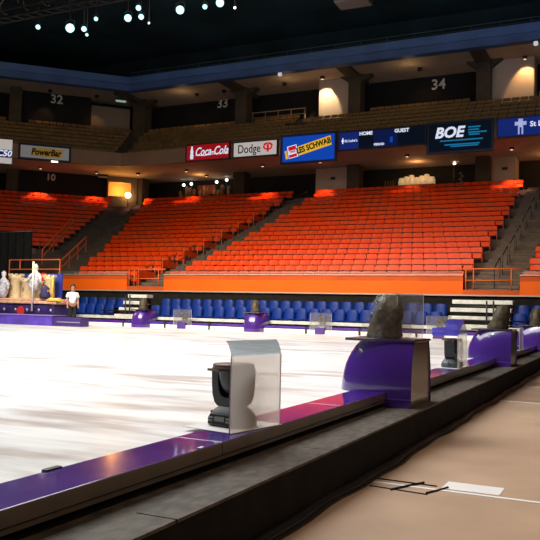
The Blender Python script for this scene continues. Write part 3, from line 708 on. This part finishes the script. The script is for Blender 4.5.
# ------------------------------------------------------------------ concession stands, seen in the lower openings
t = thing('concession_counter', 'lit pale counter of goods on the concourse right of the scoreboard', 'counter', (-15.6, 57.0, 9.9))
MB().box(-1.7, 2.0, 0, .5, 0, 1.6).build('counter', mat('brown_counter', (.25, .13, .07), .7), t)
m = MB()
for k in range(7): m.lathe([(.02, 1.6), (.26, 1.6), (.27, 1.85+.2*(k % 2)), (.20, 2.15+.1*(k % 3)), (.02, 2.2+.1*(k % 3))], 10, c=(-.6+.40*k, .2))
m.build('display', mat('self_lit_goods', (.8, .68, .5), .6, emit=(1, .68, .32), es=.28), t)  # goods glow on their own in place of counter lighting
t = thing('concession_stand', 'concourse stand with small bright lamps behind the top orange rows', 'stand', (-34, 57.0, 9.9))
MB().box(-2.8, 2.6, 0, .5, 0, 1.4).build('counter', mat('tan_counter', (.45, .28, .16), .7), t)
MB().box(-.8, .9, .1, .3, 1.7, 2.5).build('menu_board', mat('brown_red_board', (.25, .05, .04), .6), t)
m = MB()
for k in range(11): m.lathe([(.02, 1.4), (.17, 1.4), (.19, 1.9+.4*((k*7) % 4)/3), (.03, 2.1+.4*((k*7) % 4)/3)], 8, c=(-2.6+.48*k+.1*((k*5) % 3), .1))
m.build('goods', mat('pale_goods', (.12, .07, .04), .6, col2=(.5, .3, .15), scale=2.2), t)
for (x, z) in ((-2.2, 2.6), (-1.4, 2.66), (1.2, 2.7), (2.2, 2.83)):
    q = MB(); q.tube([(x, 0, 1.0), (x, 0, z)], .04, 6); q.build('lamp_post', DKMETAL, t)
    q = MB(); q.lathe([(.02, z-.12), (.11, z-.08), (.13, z), (.09, z+.1), (.02, z+.12)], 10, c=(x, -.03)); q.build('lamp_globe', mat('globe_white', (.1, .1, .1), emit=(.9, 1, .95), es=4.5), t)
t = thing('clothes_rack', 'dim rack of hanging goods left of the lit counter', 'rack', (-17.1, 56.9, 9.9))
m = MB(); m.tube([(-.5, 0, 0), (-.5, 0, 2.1), (.5, 0, 2.1), (.5, 0, 0)], .04, 6); m.build('frame', DKMETAL, t)
for k in range(4): MB().loft([[(-.42+.22*k, -.1, .9), (-.26+.22*k, -.1, .9), (-.26+.22*k, .1, .9), (-.42+.22*k, .1, .9)], [(-.38+.22*k, -.06, 2.0), (-.30+.22*k, -.06, 2.0), (-.30+.22*k, .06, 2.0), (-.38+.22*k, .06, 2.0)]]).build('garment', mat('olive_goods', (.13, .10, .06), .8), t)
t = thing('lamp_post', 'thin lamp post with a small bright lamp by the BOE screen', 'lamp', (-11.95, 56.6, 9.9))
m = MB(); m.tube([(0, 0, 0), (0, 0, 2.9)], .05, 6); m.build('pole', DKMETAL, t)
MB().lathe([(.02, 2.85), (.14, 2.95), (.02, 3.1)], 8).build('lamp_head', mat('globe_warm', (.1, .1, .1), emit=(1, .7, .4), es=5), t)
m = MB()
for k in range(6): m.lathe([(.02, 1.0+.22*k), (.22-.02*k, 1.1+.22*k), (.02, 1.22+.22*k)], 7, c=(.5+.06*(-1)**k, .1))
m.build('hanging_goods', mat('grey_goods', (.2, .2, .17), .7), t)

# ------------------------------------------------------------------ stage light rig
t0 = thing('lighting_truss', 'dark lighting truss hanging at the top left over the ice', 'truss', (-22, 25.3, 14.75))
for (yy, zz) in ((0, 0), (.5, 0), (.25, .5)):
    m = MB(); m.tube([(-9, yy, zz), (9, yy, zz)], .035, 6); m.build('chord', mat('truss_metal', (.035, .028, .024), .5, .5), t0)
m = MB()
for k in range(30):
    x = -9+.6*k
    m.tube([(x, 0, 0), (x+.3, .25, .5), (x+.6, .5, 0)], .018, 5); m.tube([(x, 0, 0), (x+.3, .5, 0)], .018, 5)
m.build('bracing', MATS['truss_metal'], t0)
m = MB()
for k in range(5):
    cx = -5+1.25*k; m.tube([(cx+.55*math.cos(a*.35)*(1 if k % 2 else .7), -.1, .5+.42*math.sin(a*.35)) for a in range(14)], .03, 6)
m.build('cable', mat('cable_copper', (.10, .05, .03), .5), t0)
MATS['truss_metal'] and None
t1 = thing('lighting_truss', 'second dark truss crossing deeper above the ice at top left', 'truss', (-26, 27, 17.2), .5)
for (yy, zz) in ((0, 0), (.5, 0), (.25, .5)):
    m = MB(); m.tube([(-7, yy, zz), (9, yy, zz)], .035, 6); m.build('chord', MATS['truss_metal'], t1)
m = MB()
for k in range(26): m.tube([(-7+.6*k, 0, 0), (-6.7+.6*k, .25, .5), (-6.4+.6*k, .5, 0)], .02, 5)
m.build('bracing', MATS['truss_metal'], t1)
FIX = [(38, 27, -23.77, 13.87, .13, 'leftmost'), (70, 28, -21.94, 13.56, .24, 'large bright, second from left'), (84, 29, -21.17, 13.41, .14, 'small, just right of the largest left one'), (96, 19, -20.54, 13.76, .11, 'small, higher than its left neighbours'),
       (128, 18, -18.87, 13.55, .19, 'bright, left of the stacked pair'), (139, 10, -18.35, 13.9, .14, 'upper of the stacked pair'), (142, 19, -18.2, 13.50, .14, 'lower of the stacked pair'), (180, 10, -16.31, 13.50, .21, 'bright, first right of the stacked pair'),
       (205, 8, -15.15, 13.45, .12, 'small, between the two bright right ones'), (220, 3, -14.47, 13.50, .20, 'rightmost bright'), (151, 25, -17.8, 13.18, .05, 'tiny dim, low right of the stacked pair'), (236, 9, -13.8, 13.2, .06, 'tiny dim, farthest right'), (87, 35, -21.0, 13.13, .08, 'dim small, lowest of the left group')]
for px, py, x, z, r, lab in FIX:
    r *= .78
    t = thing('stage_light', 'cyan white stage light, '+lab, 'lamp', (x, 25, z))
    d = (Vector((0, 0, 1.6))-Vector((x, 25, z))).normalized()*1.0
    m = MB(); m.tube([tuple(d*.02), tuple(-d*.35), tuple(-d*.5)], [r*1.15, r*1.1, r*.6], 12); m.build('body', BLACK, t)
    m = MB(); m.tube([tuple(d*.02), tuple(d*.05), tuple(d*.07)], [r, r*.9, r*.3], 14); m.build('lens', LEDW if r > .05 else GLOWC, t)
    m = MB(); m.tube([(-r*1.3, 0, 0), (-r*1.3, 0, r*1.6), (0, 0, r*2.0), (r*1.3, 0, r*1.6), (r*1.3, 0, 0)], .02, 6); m.tube([(0, 0, r*2), (0, 0, max(.3, 14.8-z))], .02, 6); m.build('yoke', mat('rust_yoke', (.03, .018, .014), .6), t)
t = thing('speaker_cluster', 'beige hanging box at the top of the picture right of centre', 'speaker', (-9.1, 25, 12.7))
MB().box(-.62, .62, 0, .8, .05, 1.6, bev=.05).build('cabinet', mat('beige_box', (.05, .042, .035), .8), t); m = MB(); m.box(-.6, .6, -.03, 0, .12, 1.5); m.build('grille', mat('beige_grille', (.04, .034, .03), .8), t)
m = MB(); m.tube([(-.4, .4, 1.6), (-.4, .4, 13)], .02, 6); m.tube([(.4, .4, 1.6), (.4, .4, 13)], .02, 6); m.build('chain', DKMETAL, t)
for x, z, lab in ((-24.25, 19.45, 'left of centre'), (-5.6, 19.38, 'at the right edge')):
    t = thing('floodlight', 'small pale floodlight on the blue band '+lab, 'lamp', (x, 51.4, z)); MB().box(-.14, .14, -.12, .1, 0, .26, bev=.03).build('housing', mat('pale_housing', (.6, .6, .6), .4, emit=(.8, .8, .85), es=.5), t)
    MB().box(-.05, .05, .1, .35, .1, .3).build('bracket', DKMETAL, t)

# ------------------------------------------------------------------ purple barrels with covered machines
def dshape(n=28, hw=.5, dep=1.0):
    # flat side at local +x (walkway side), rounded toward -x; returns unit outline
    pts = []
    for k in range(n+1):
        a = PI/2+PI*k/n; c, s_ = math.cos(a), math.sin(a)
        x = -dep*abs(c)**.72; y = hw*(abs(s_)**.72)*(1 if s_ > 0 else -1); pts.append((x, y))
    return pts
def barrel(loc, rz, lab, group):
    t = thing('purple_pedestal', lab, 'pedestal', loc, rz, group)
    H = .80; rs = []
    for j in range(11):
        v = j/10; sc_ = 1-.24*v**3.0; rs.append([(x*(.80+.20*(sc_-.76)/.24) if False else x*(sc_*.55+.45 if False else sc_), y*sc_, v*H) for x, y in dshape(hw=.50, dep=1.04)])
    # shift so that scaling is about the flat side
    m = MB(); m.loft(rs, cap=False, closed=False, smooth=True); m.build('shell', PURPLE2, t)
    m = MB(); bp = [(-.02, rs[j][0][1], rs[j][0][2]) for j in range(11)]+[(-.02, rs[j][-1][1], rs[j][-1][2]) for j in range(10, -1, -1)]
    m.add(bp, [tuple(range(len(bp)))]); m.build('back_panel', BROWNG, t)  # brown here paints the tan floor mirrored in a dark glossy panel
    m = MB(); m.loft([[(x*1.004-.0, y*1.006, z) for x, y in dshape(hw=.50, dep=1.04)] for z in (.095, .115)], cap=False, closed=False); m.build('trim_line', mat('violet_trim', (.12, .05, .40), .3), t)
    m = MB(); m.box(-.90, .02, -.40, .40, H, H+.035, bev=.012); m.build('top_plate', mat('purple_black_top', (.028, .010, .05), .3, coat=.4), t)
    return t
def covered_machine(loc, rz, lab, group, clear=True, seed=0, lean=0):
    t = thing('covered_stage_light', lab, 'covered light', loc, rz, group)
    # drooping dark body: moving head under a wrinkled cover
    rs = []; prof = [(.22, .20, 0, 0), (.23, .21, .04, .0), (.20, .19, .12, .0), (.19, .18, .20, .0), (.20, .19, .28, .01), (.185, .18, .36, .02), (.15, .16, .44, .03), (.125, .13, .50, .04), (.10, .11, .535, .04), (.03, .04, .55, .04)]
    for (a, b_, z, o_) in prof:
        r_ = []
        for k in range(20):
            th = 2*PI*k/20; nn = noise.noise(Vector((math.cos(th)*2+seed, math.sin(th)*2, z*5)))*.045+.012*math.sin(th*7+z*9)
            r_.append((math.cos(th)*(a+nn)+o_*.4+lean*z, math.sin(th)*(b_+nn)+o_, z))
        rs.append(r_)
    m = MB(); m.loft(rs, smooth=True); m.build('wrinkled_cover', BAGDK, t)
    if clear:
        rs = []
        for (a, b_, z) in ((.31, .28, 0), (.33, .30, .08), (.27, .28, .25), (.21, .24, .42), (.16, .18, .54), (.06, .07, .585)):
            r_ = []
            for k in range(24):
                th = 2*PI*k/24; nn = noise.noise(Vector((math.cos(th)*3+seed+5, math.sin(th)*3, z*6)))*.05
                r_.append((math.cos(th)*(a+nn)+lean*z, math.sin(th)*(b_+nn), z))
            rs.append(r_)
        m = MB(); m.loft(rs, smooth=True); m.build('clear_bag', BAG, t)
    return t
def moving_head(loc, rz, lab, group, s=1.0):
    """squat stage lamp: base with display panel, U yoke, drum head"""
    t = thing('moving_head_lamp', lab, 'stage lamp', loc, rz, group); t.scale = (s, s, s)
    m = MB(); rs = []
    for (a, b_, z) in ((.195, .155, .0), (.20, .16, .02), (.20, .16, .06), (.175, .145, .10), (.14, .12, .135), (.10, .10, .16)):
        rs.append([(a*(1 if math.cos(q) > 0 else -1)*abs(math.cos(q))**.6, b_*(1 if math.sin(q) > 0 else -1)*abs(math.sin(q))**.6, z) for q in [2*PI*k/24 for k in range(24)]])
    m.loft(rs, smooth=True); m.build('base', LAMPB, t)
    pnl = MB(); pnl.loft([[(-.13, -.168, .02), (.13, -.168, .02), (.13, -.15, .02), (-.13, -.15, .02)], [(-.11, -.158, .10), (.11, -.158, .10), (.11, -.13, .10), (-.11, -.13, .10)]])
    pn = pnl.build('control_panel', BLACK, t)
    MB().box(-.055, .055, -.172, -.16, .045, .085).build('display', mat('panel_display', (.13, .15, .14), .2), pn)
    for x in (-.105, -.082, .082, .105):
        for z in (.04, .065): MB().box(x-.008, x+.008, -.174, -.16, z, z+.015).build('button', mat('panel_button', (.25, .28, .27), .4), pn)
    m = MB(); m.tube([(-.20, .0, .09), (-.225, -.02, .10), (-.235, -.02, .04), (-.215, -.02, .02)], .010, 6); m.build('handle', BLACK, t)
    # yoke: U with rounded lower arms
    for sg in (-1, 1):
        pts = [(0, .155), (sg*.10, .16), (sg*.135, .19), (sg*.158, .25), (sg*.168, .34), (sg*.172, .47), (sg*.15, .50), (sg*.10, .49), (sg*.10, .36), (sg*.09, .29), (sg*.06, .245), (0, .23)]
        rs = [[(x, -.085, z) for x, z in pts], [(x, -.095+.02, z) for x, z in pts], [(x, .085, z) for x, z in pts]]
        m = MB(); m.loft(rs); m.build('yoke_arm', LAMPG, t)
    m = MB(); m.lathe([(.03, .262), (.06, .27), (.098, .32), (.118, .38), (.13, .45), (.135, .50), (.115, .515), (.10, .515), (.10, .50)], 24); m.build('head', LAMPG, t)
    m = MB(); m.lathe([(.135, .475), (.176, .480), (.178, .508), (.17, .516), (.03, .518)], 24); m.build('top_ring', mat('rust_black_top', (.10, .035, .025), .5), t)
    m = MB(); m.box(-.15, -.02, -.165, -.14, .455, .475); m.build('badge_strip', mat('bronze_strip', (.16, .11, .06), .4), t)
    return t
def shield(loc, rz, lab, group, L=.68, H=.61, lip=.22, mt=ACRY, lipm=ACRYB, up=.10, flap=False):
    """bent acrylic sheet: vertical panel facing local +x and a lip rising over toward -x"""
    t = thing('acrylic_shield', lab, 'shield', loc, rz, group); h = L/2
    m = MB(); m.box(-.003, .003, -h, h, 0, H); m.build('panel', mt, t)
    m = MB(); prof = [(0, H), (-lip*.25, H+up*.40), (-lip*.6, H+up*.8), (-lip, H+up)] if lip < .4 else [(0, H), (-.04, H+up*.5), (-lip*.5, H+up*.9), (-lip, H+up*.55)]
    m.loft([[(x, -h, z), (x, h, z), (x, h, z+.006), (x, -h, z+.006)] for x, z in prof]); m.build('lip', lipm, t)
    if flap: MB().loft([[(x, y, H+z) for x, z in ((.12, .27), (-.20, .25), (-.22, .12), (-.46, .10), (-.46, -.03), (.0, -.04))] for y in (-h, -h+.008)]).build('violet_reflection_flap', ACRYV, t)  # flap added to show a violet reflection as colour
    m = MB(); m.box(-.5, .02, -h, h, 0, .006); m.build('foot_plate', mat('milky_foot', (.75, .72, .72), .6), t)
    for q in (-h, h-.006): MB().box(-.005, .005, q, q+.006, 0, H).build('edge', mat('acrylic_edge', (.62, .58, .56), .3), t)
    return t
gB = 'purple pedestals along the near curb'; gL = 'moving head lamps on the near curb'
BZ = .418
for Y, lab in ((9.53, 'large glossy purple pedestal nearest the camera on the rink curb'), (18.0, 'second glossy purple pedestal along the near curb'), (26.1, 'third purple pedestal, cut by the right picture edge')):
    barrel((-2.40, Y, BZ), 0, lab, gB)
mz = BZ+.835+.001
covered_machine((-2.86, 9.42, mz), 0, 'dark wrinkled covered stage light in clear plastic on the nearest pedestal', 'covered stage lights on near pedestals', seed=1, lean=.12)
covered_machine((-2.74, 17.9, mz), .4, 'olive brown covered stage light on the second pedestal', 'covered stage lights on near pedestals', seed=4, clear=False, lean=.22)
covered_machine((-2.75, 26.0, mz), .9, 'olive covered stage light on the pedestal at the right picture edge', 'covered stage lights on near pedestals', seed=8, clear=False)
shield((-2.53, 9.42, mz), -1.15, 'clear acrylic shield right of the covered light on the nearest pedestal', 'acrylic shields', L=.34, H=.55, lip=.10, up=.02, mt=ACRYC)
moving_head((-3.03, 5.64, .609), -.22, 'squat dark stage lamp on the near curb behind a clear bent shield', gL, 1.0)
shield((-2.79, 5.60, .602), -.19, 'clear bent acrylic shield beside the nearest stage lamp', 'acrylic shields', L=.68, H=.61, lip=.055, up=.115)
moving_head((-2.94, 13.85, .609), 1.5, 'black stage lamp on the curb between the first two pedestals', gL, 1.02)
shield((-2.765, 13.95, .602), 0, 'pinkish acrylic shield with painted violet reflection by the second stage lamp', 'acrylic shields', L=.85, H=.62, lip=.06, up=.2, flap=True)
moving_head((-3.0, 22.0, .609), .1, 'small dark stage lamp on the curb between second and third pedestals', gL, 1.02)
shield((-2.765, 22.2, .602), 0, 'clear acrylic shield between the second and third pedestals', 'acrylic shields', L=.8, H=.62, lip=.3, up=.06)
# far curb
for x, lab in ((-20.78, 'small purple pedestal on the far curb before the left pale steps'), (-14.83, 'purple pedestal on the far curb in front of the blue seats'), (-8.9, 'purple pedestal on the far curb hidden behind the nearest pedestal')):
    barrel((x, 29.92, .572), PI/2, lab, 'purple pedestals along the far curb')
    covered_machine((x, 29.5, 1.408), 1.2, {-20.78: 'dark covered stage light on the far pedestal before the left pale steps', -14.83: 'dark covered stage light on the far pedestal in the middle', -8.9: 'covered stage light on the far pedestal behind the nearest one'}[x], 'covered stage lights on far pedestals', seed=int(x), clear=False)
for x, lab in ((-18.55, 'tiny stage lamp on the far curb right of the left pedestal'), (-11.72, 'tiny stage lamp on the far curb left of the nearest covered light'), (-6.75, 'tiny stage lamp on the far curb before the right block end')):
    moving_head((x, 29.62, .862), 0, lab, 'stage lamps on the far curb', .85)
    shield((x, 29.42, .72), -PI/2, lab.replace('tiny stage lamp', 'square clear shield'), 'far acrylic shields', L=.98, H=.72, lip=.05, up=.02, mt=ACRYC)
    tag(MB().box(x-.22, x+.22, 29.30, 29.36, .57, .88, bev=.02).build('curb_bracket', PURPLE2), lab.replace('tiny stage lamp', 'purple bracket below the lamp'), 'bracket')

# ------------------------------------------------------------------ stage float at far left
t = thing('ice_platform', 'low purple platform standing on the ice at far left', 'platform', (-25.2, 26.6, .57))
MB().box(-4.5, 1.55, -.1, .8, 0, .44, bev=.03).build('skirt', PLAT, t); MB().box(-4.5, 1.58, -.13, .84, .44, .48, bev=.01).build('deck', mat('lilac_deck', (.25, .18, .55), .4), t)
t = thing('platform_ramp', 'low dark violet ramp section right of the purple platform', 'platform', (-22.65, 26.6, .57)); MB().box(-.96, .62, -.1, .5, 0, .40, bev=.03).build('skirt', mat('dark_violet_skirt', (.05, .025, .16), .4), t)
MB().box(-.7, .6, -.13, -.1, .17, .22).build('trim', mat('grey_violet', (.25, .22, .4), .5), t)
t = thing('parade_float', 'decorated parade float with dark blue sides and pink deck', 'float', (-27.1, 28.1, .57))
MB().box(-3.5, 2.1, 0, 1.4, .15, .98, bev=.08).build('side', mat('navy_float_side', (.035, .02, .12), .4, var=.5, scale=3), t)
MB().box(-3.5, 2.3, -.1, 1.5, .98, 1.12, bev=.04).build('deck', PINKP, t)
MB().box(-3.2, 1.9, .1, 1.45, 1.12, 1.24, bev=.04).build('upper_deck', PINKP, t)
for k in range(7):
    q = MB(); q.lathe([(.02, -.02), (.09, -.015), (.02, .0)], 8); o = q.build('stud', mat('silver_stud', (.6, .6, .65), .3, .5), t); o.rotation_euler.x = PI/2; o.location = (-2.6+.75*k, -.02, .68)
q = MB(); q.lathe([(.02, -.05), (.20, -.04), (.24, .0)], 16); o = q.build('red_roundel', REDP, t); o.rotation_euler.x = PI/2; o.location = (.02, -.03, .62)
q = MB(); q.lathe([(.02, -.07), (.09, -.06), (.1, -.04)], 8); o = q.build('roundel_centre', mat('pale_centre', (.8, .7, .6), .5), t); o.rotation_euler.x = PI/2; o.location = (.02, -.03, .56)
for x, wd, h, lab in ((-28.3, .32, 1.20, 'tallest'), (-27.5, .34, 1.0, 'second'), (-26.75, .26, .85, 'third'), (-26.1, .28, 1.15, 'right')):
    t = thing('castle_turret', {'tallest': 'tall cream lit turret at the left of the float', 'second': 'wide cream turret right of the tallest one', 'third': 'small cream turret behind the white costumed prop', 'right': 'cream turret at the right end of the float'}[lab], 'turret', (x, 28.95, 1.81), 0, 'cream turrets on the float')
    MB().lathe([(wd*1.05, 0), (wd, .06), (wd*.92, h*.8), (wd*1.08, h*.84), (wd*1.08, h*.95), (wd*.9, h*.95), (wd*.85, h)], 16).build('tower', CREAM, t)
    for k in range(8): a = 2*PI*k/8; MB().box(wd*math.cos(a)-.05, wd*math.cos(a)+.05, wd*math.sin(a)-.05, wd*math.sin(a)+.05, h*.94, h*1.04).build('merlon', CREAM, t)
    MB().box(-.05, .05, -wd*1.02, -wd*.9, h*.35, h*.55, bev=.01).build('window', mat('brown_window', (.30, .16, .07), .6), t)
lamp('AREA', (-25.5, 27.6, 4.2), 60, (1, .72, .35), size=(3, .5), target=(-25.5, 28.7, 2.2), name='float_light')
t = thing('painted_backdrop', 'blue board with a red oval behind the cream turrets', 'backdrop', (-27.2, 29.62, 1.1)); MB().box(-1.9, 1.3, 0, .08, 0, 2.0).build('board', BLUEP, t)
q = MB(); q.lathe([(.02, -.04), (.52, -.03), (.55, 0)], 20); o = q.build('red_oval', REDP, t); o.rotation_euler.x = PI/2; o.location = (.05, -.01, 1.5); o.scale = (1, 1, 1)
t = thing('orange_frame_rail', 'thin orange pipe frame standing behind the float', 'railing', (-29.85, 30.0, 2.4))
m = MB(); m.tube([(0, 0, -1.3), (0, 0, 1.45), (3.45, 0, 1.45), (3.45, 0, .5)], .035, 6); m.build('frame', ORRAIL, t); m = MB(); m.tube([(0, 0, .95), (3.45, 0, .95)], .03, 6); m.build('mid_rail', ORRAIL, t)
m = MB(); m.tube([(.75, 0, .95), (.75, 0, 1.45)], .03, 6); m.build('post', ORRAIL, t)
def costume(loc, lab, s=1, seed=0):
    t = thing('costumed_prop', lab, 'prop', loc)
    rs = []
    for (a, z, dx) in ((.10, 0, .0), (.22, .12, -.05), (.30, .3, -.08), (.26, .5, .0), (.20, .68, .05), (.22, .85, .03), (.12, .98, 0), (.09, 1.05, 0), (.13, 1.15, 0), (.12, 1.27, 0), (.04, 1.36, 0)):
        rs.append([(s*(math.cos(q)*(a+.05*noise.noise(Vector((math.cos(q)*2, math.sin(q)*2+seed, z*4))))+dx), s*math.sin(q)*a, s*z) for q in [2*PI*k/14 for k in range(14)]])
    m = MB(); m.loft(rs, smooth=True); m.build('draped_body', COSTW, t)
    for sg in (-1, 1):
        m = MB(); m.tube([(sg*.12*s, 0, .88*s), (sg*.32*s, -.04, .72*s), (sg*.42*s, -.1, .42*s)], [.09*s, .10*s, .05*s], 8); m.build('sleeve', COSTW, t)
    return t
t = costume((-26.32, 28.2, 2.15), 'white and grey costumed prop on a pale pole in front of the turrets', 1.0, 2)
m = MB(); m.tube([(.12, -.3, -.95), (.12, -.3, 1.45)], .045, 8); m.build('pole', mat('pale_pole', (.65, .65, .62), .4), t)
costume((-28.5, 28.3, 1.82), 'white and red costumed prop at the left picture edge', 1.0, 6)
t = thing('yellow_post', 'thin yellow post at the right end of the float deck', 'post', (-25.35, 28.35, 1.81)); MB().tube([(0, 0, 0), (0, 0, .95)], .04, 8).build('pole', YEL, t); MB().lathe([(.12, 0), (.10, .04), (.04, .06)], 12).build('foot', YEL, t)
t = thing('cloth_bundle', 'dark blue cloth bundle on the float beside the yellow post', 'bundle', (-25.72, 28.25, 1.81))
m = MB(); m.lathe([(.02, 0), (.24, .03), (.28, .15), (.20, .35), (.22, .5), (.10, .62), (.02, .66)], 12); m.build('cloth', mat('dark_blue_cloth', (.03, .025, .10), .8), t); m = MB(); m.tube([(-.2, 0, .4), (0, -.1, .56), (.2, 0, .35)], .06, 6); m.build('sash', mat('orange_cloth', (.6, .25, .08), .8), t)
t = thing('yellow_block', 'flat yellow block on the right part of the float deck', 'block', (-24.95, 28.05, 1.692)); MB().box(-.4, .45, -.1, .2, 0, .09, bev=.03).build('slab', YEL, t); MB().box(-.3, .3, -.05, .15, .09, .16, bev=.02).build('cap', mat('pale_yellow', (.8, .65, .3), .5), t)
# black drape at far left
t = thing('black_drape', 'tall black drape hanging at the left edge behind the float', 'curtain', (-33.5, 32.0, .2))
m = MB(); pts = [(-4+.12*k, .09*math.sin(k*1.3)) for k in range(61)]
m.loft([[(x, y, z) for x, y in pts]+[(x, y+.05, z) for x, y in pts[::-1]] for z in (0, 5.36)]); m.build('cloth', BLACKM, t)
m = MB(); m.tube([(-4, 0, 5.4), (3.25, 0, 5.4)], .05, 8); m.build('top_pipe', DKMETAL, t)
# person in white shirt
def skin_obj(name, verts, edges, radii, mt, parent, root=0, sub=2):
    me = bpy.data.meshes.new(name); me.from_pydata(verts, edges, []); me.materials.append(mt)
    o = bpy.data.objects.new(name, me); C.objects.link(o); o.parent = parent
    o.modifiers.new('skin', 'SKIN'); sv = me.skin_vertices[0].data
    for i, r in enumerate(radii): sv[i].radius = (r, r) if not isinstance(r, tuple) else r
    sv[root].use_root = True
    s_ = o.modifiers.new('sub', 'SUBSURF'); s_.levels = sub; s_.render_levels = sub
    dg = bpy.context.evaluated_depsgraph_get(); dg.update(); m2 = bpy.data.meshes.new_from_object(o.evaluated_get(dg))
    o.modifiers.clear(); o.data = m2
    for p_ in m2.polygons: p_.use_smooth = True
    return o
t = thing('person', 'person with short dark hair in white t-shirt and dark trousers standing by the float', 'person', (-23.45, 27.6, .57), .9)
t.scale = (1.06, 1.06, 1.06)
V = [(0, 0, .95), (0, .01, 1.15), (0, .01, 1.38), (0, .0, 1.50), (0, -.02, 1.58), (0, -.03, 1.68), (0, -.02, 1.76),
     (.18, 0, 1.42), (.24, .02, 1.15), (.23, -.08, .92), (.22, -.12, .84), (-.18, 0, 1.42), (-.24, .02, 1.15), (-.23, -.08, .92), (-.22, -.12, .84),
     (.09, 0, .88), (.10, -.01, .50), (.11, .02, .10), (.11, -.12, .04), (-.09, 0, .88), (-.10, -.01, .50), (-.11, .02, .10), (-.11, -.12, .04)]
Ed = [(0, 1), (1, 2), (2, 3), (3, 4), (4, 5), (5, 6), (2, 7), (7, 8), (8, 9), (9, 10), (2, 11), (11, 12), (12, 13), (13, 14), (0, 15), (15, 16), (16, 17), (17, 18), (0, 19), (19, 20), (20, 21), (21, 22)]
Rr = [.13, .12, .14, .055, .085, .10, .07, .06, .045, .035, .03, .06, .045, .035, .03, .085, .06, .04, .035, .085, .06, .04, .035]
skin_obj('body', V, Ed, Rr, SKIN, t)
skin_obj('shirt', [(0, 0, .93), (0, .01, 1.15), (0, .01, 1.38), (0, .0, 1.47), (.19, 0, 1.41), (.245, .02, 1.22), (-.19, 0, 1.41), (-.245, .02, 1.22)], [(0, 1), (1, 2), (2, 3), (2, 4), (4, 5), (2, 6), (6, 7)], [.17, .155, .165, .08, .085, .075, .085, .075], SHIRT, t)
skin_obj('trousers', [(0, 0, .96), (.09, 0, .86), (.10, -.01, .50), (.11, .02, .07), (-.09, 0, .86), (-.10, -.01, .50), (-.11, .02, .07)], [(0, 1), (1, 2), (2, 3), (0, 4), (4, 5), (5, 6)], [.155, .11, .085, .07, .11, .085, .07], PANTS, t)
m = MB(); rs = []
for (a, z) in ((.105, 1.66), (.118, 1.70), (.115, 1.76), (.085, 1.82), (.03, 1.845)): rs.append([(a*math.cos(q), .02+a*1.05*math.sin(q)*(1 if math.sin(q) > 0 else .85), z+(.05 if math.sin(q) < -.4 and z < 1.72 else 0)) for q in [2*PI*k/16 for k in range(16)]])
m.loft(rs, smooth=True); m.build('hair', HAIR, t)
m = MB()
for sg in (-1, 1):
    for k in range(4): m.tube([(sg*.235+.014*(k-1.5), -.12, .86), (sg*.235+.014*(k-1.5), -.14, .80), (sg*.235+.013*(k-1.5), -.13, .765-.004*abs(k-1))], .010, 6)
    m.tube([(sg*.215, -.13, .87), (sg*.20, -.16, .83), (sg*.205, -.17, .80)], .011, 6)
m.build('fingers', SKIN, t)
m = MB(); m.box(-.045, -.02, -.135, -.12, 1.69, 1.705); m.box(.02, .045, -.135, -.12, 1.69, 1.705); m.build('eyes', HAIR, t)
m = MB(); m.box(-.012, .012, -.155, -.12, 1.645, 1.68, bev=.006); m.box(-.03, .03, -.132, -.12, 1.61, 1.618); m.build('nose', SKIN, t)
bpy.context.view_layer.update()
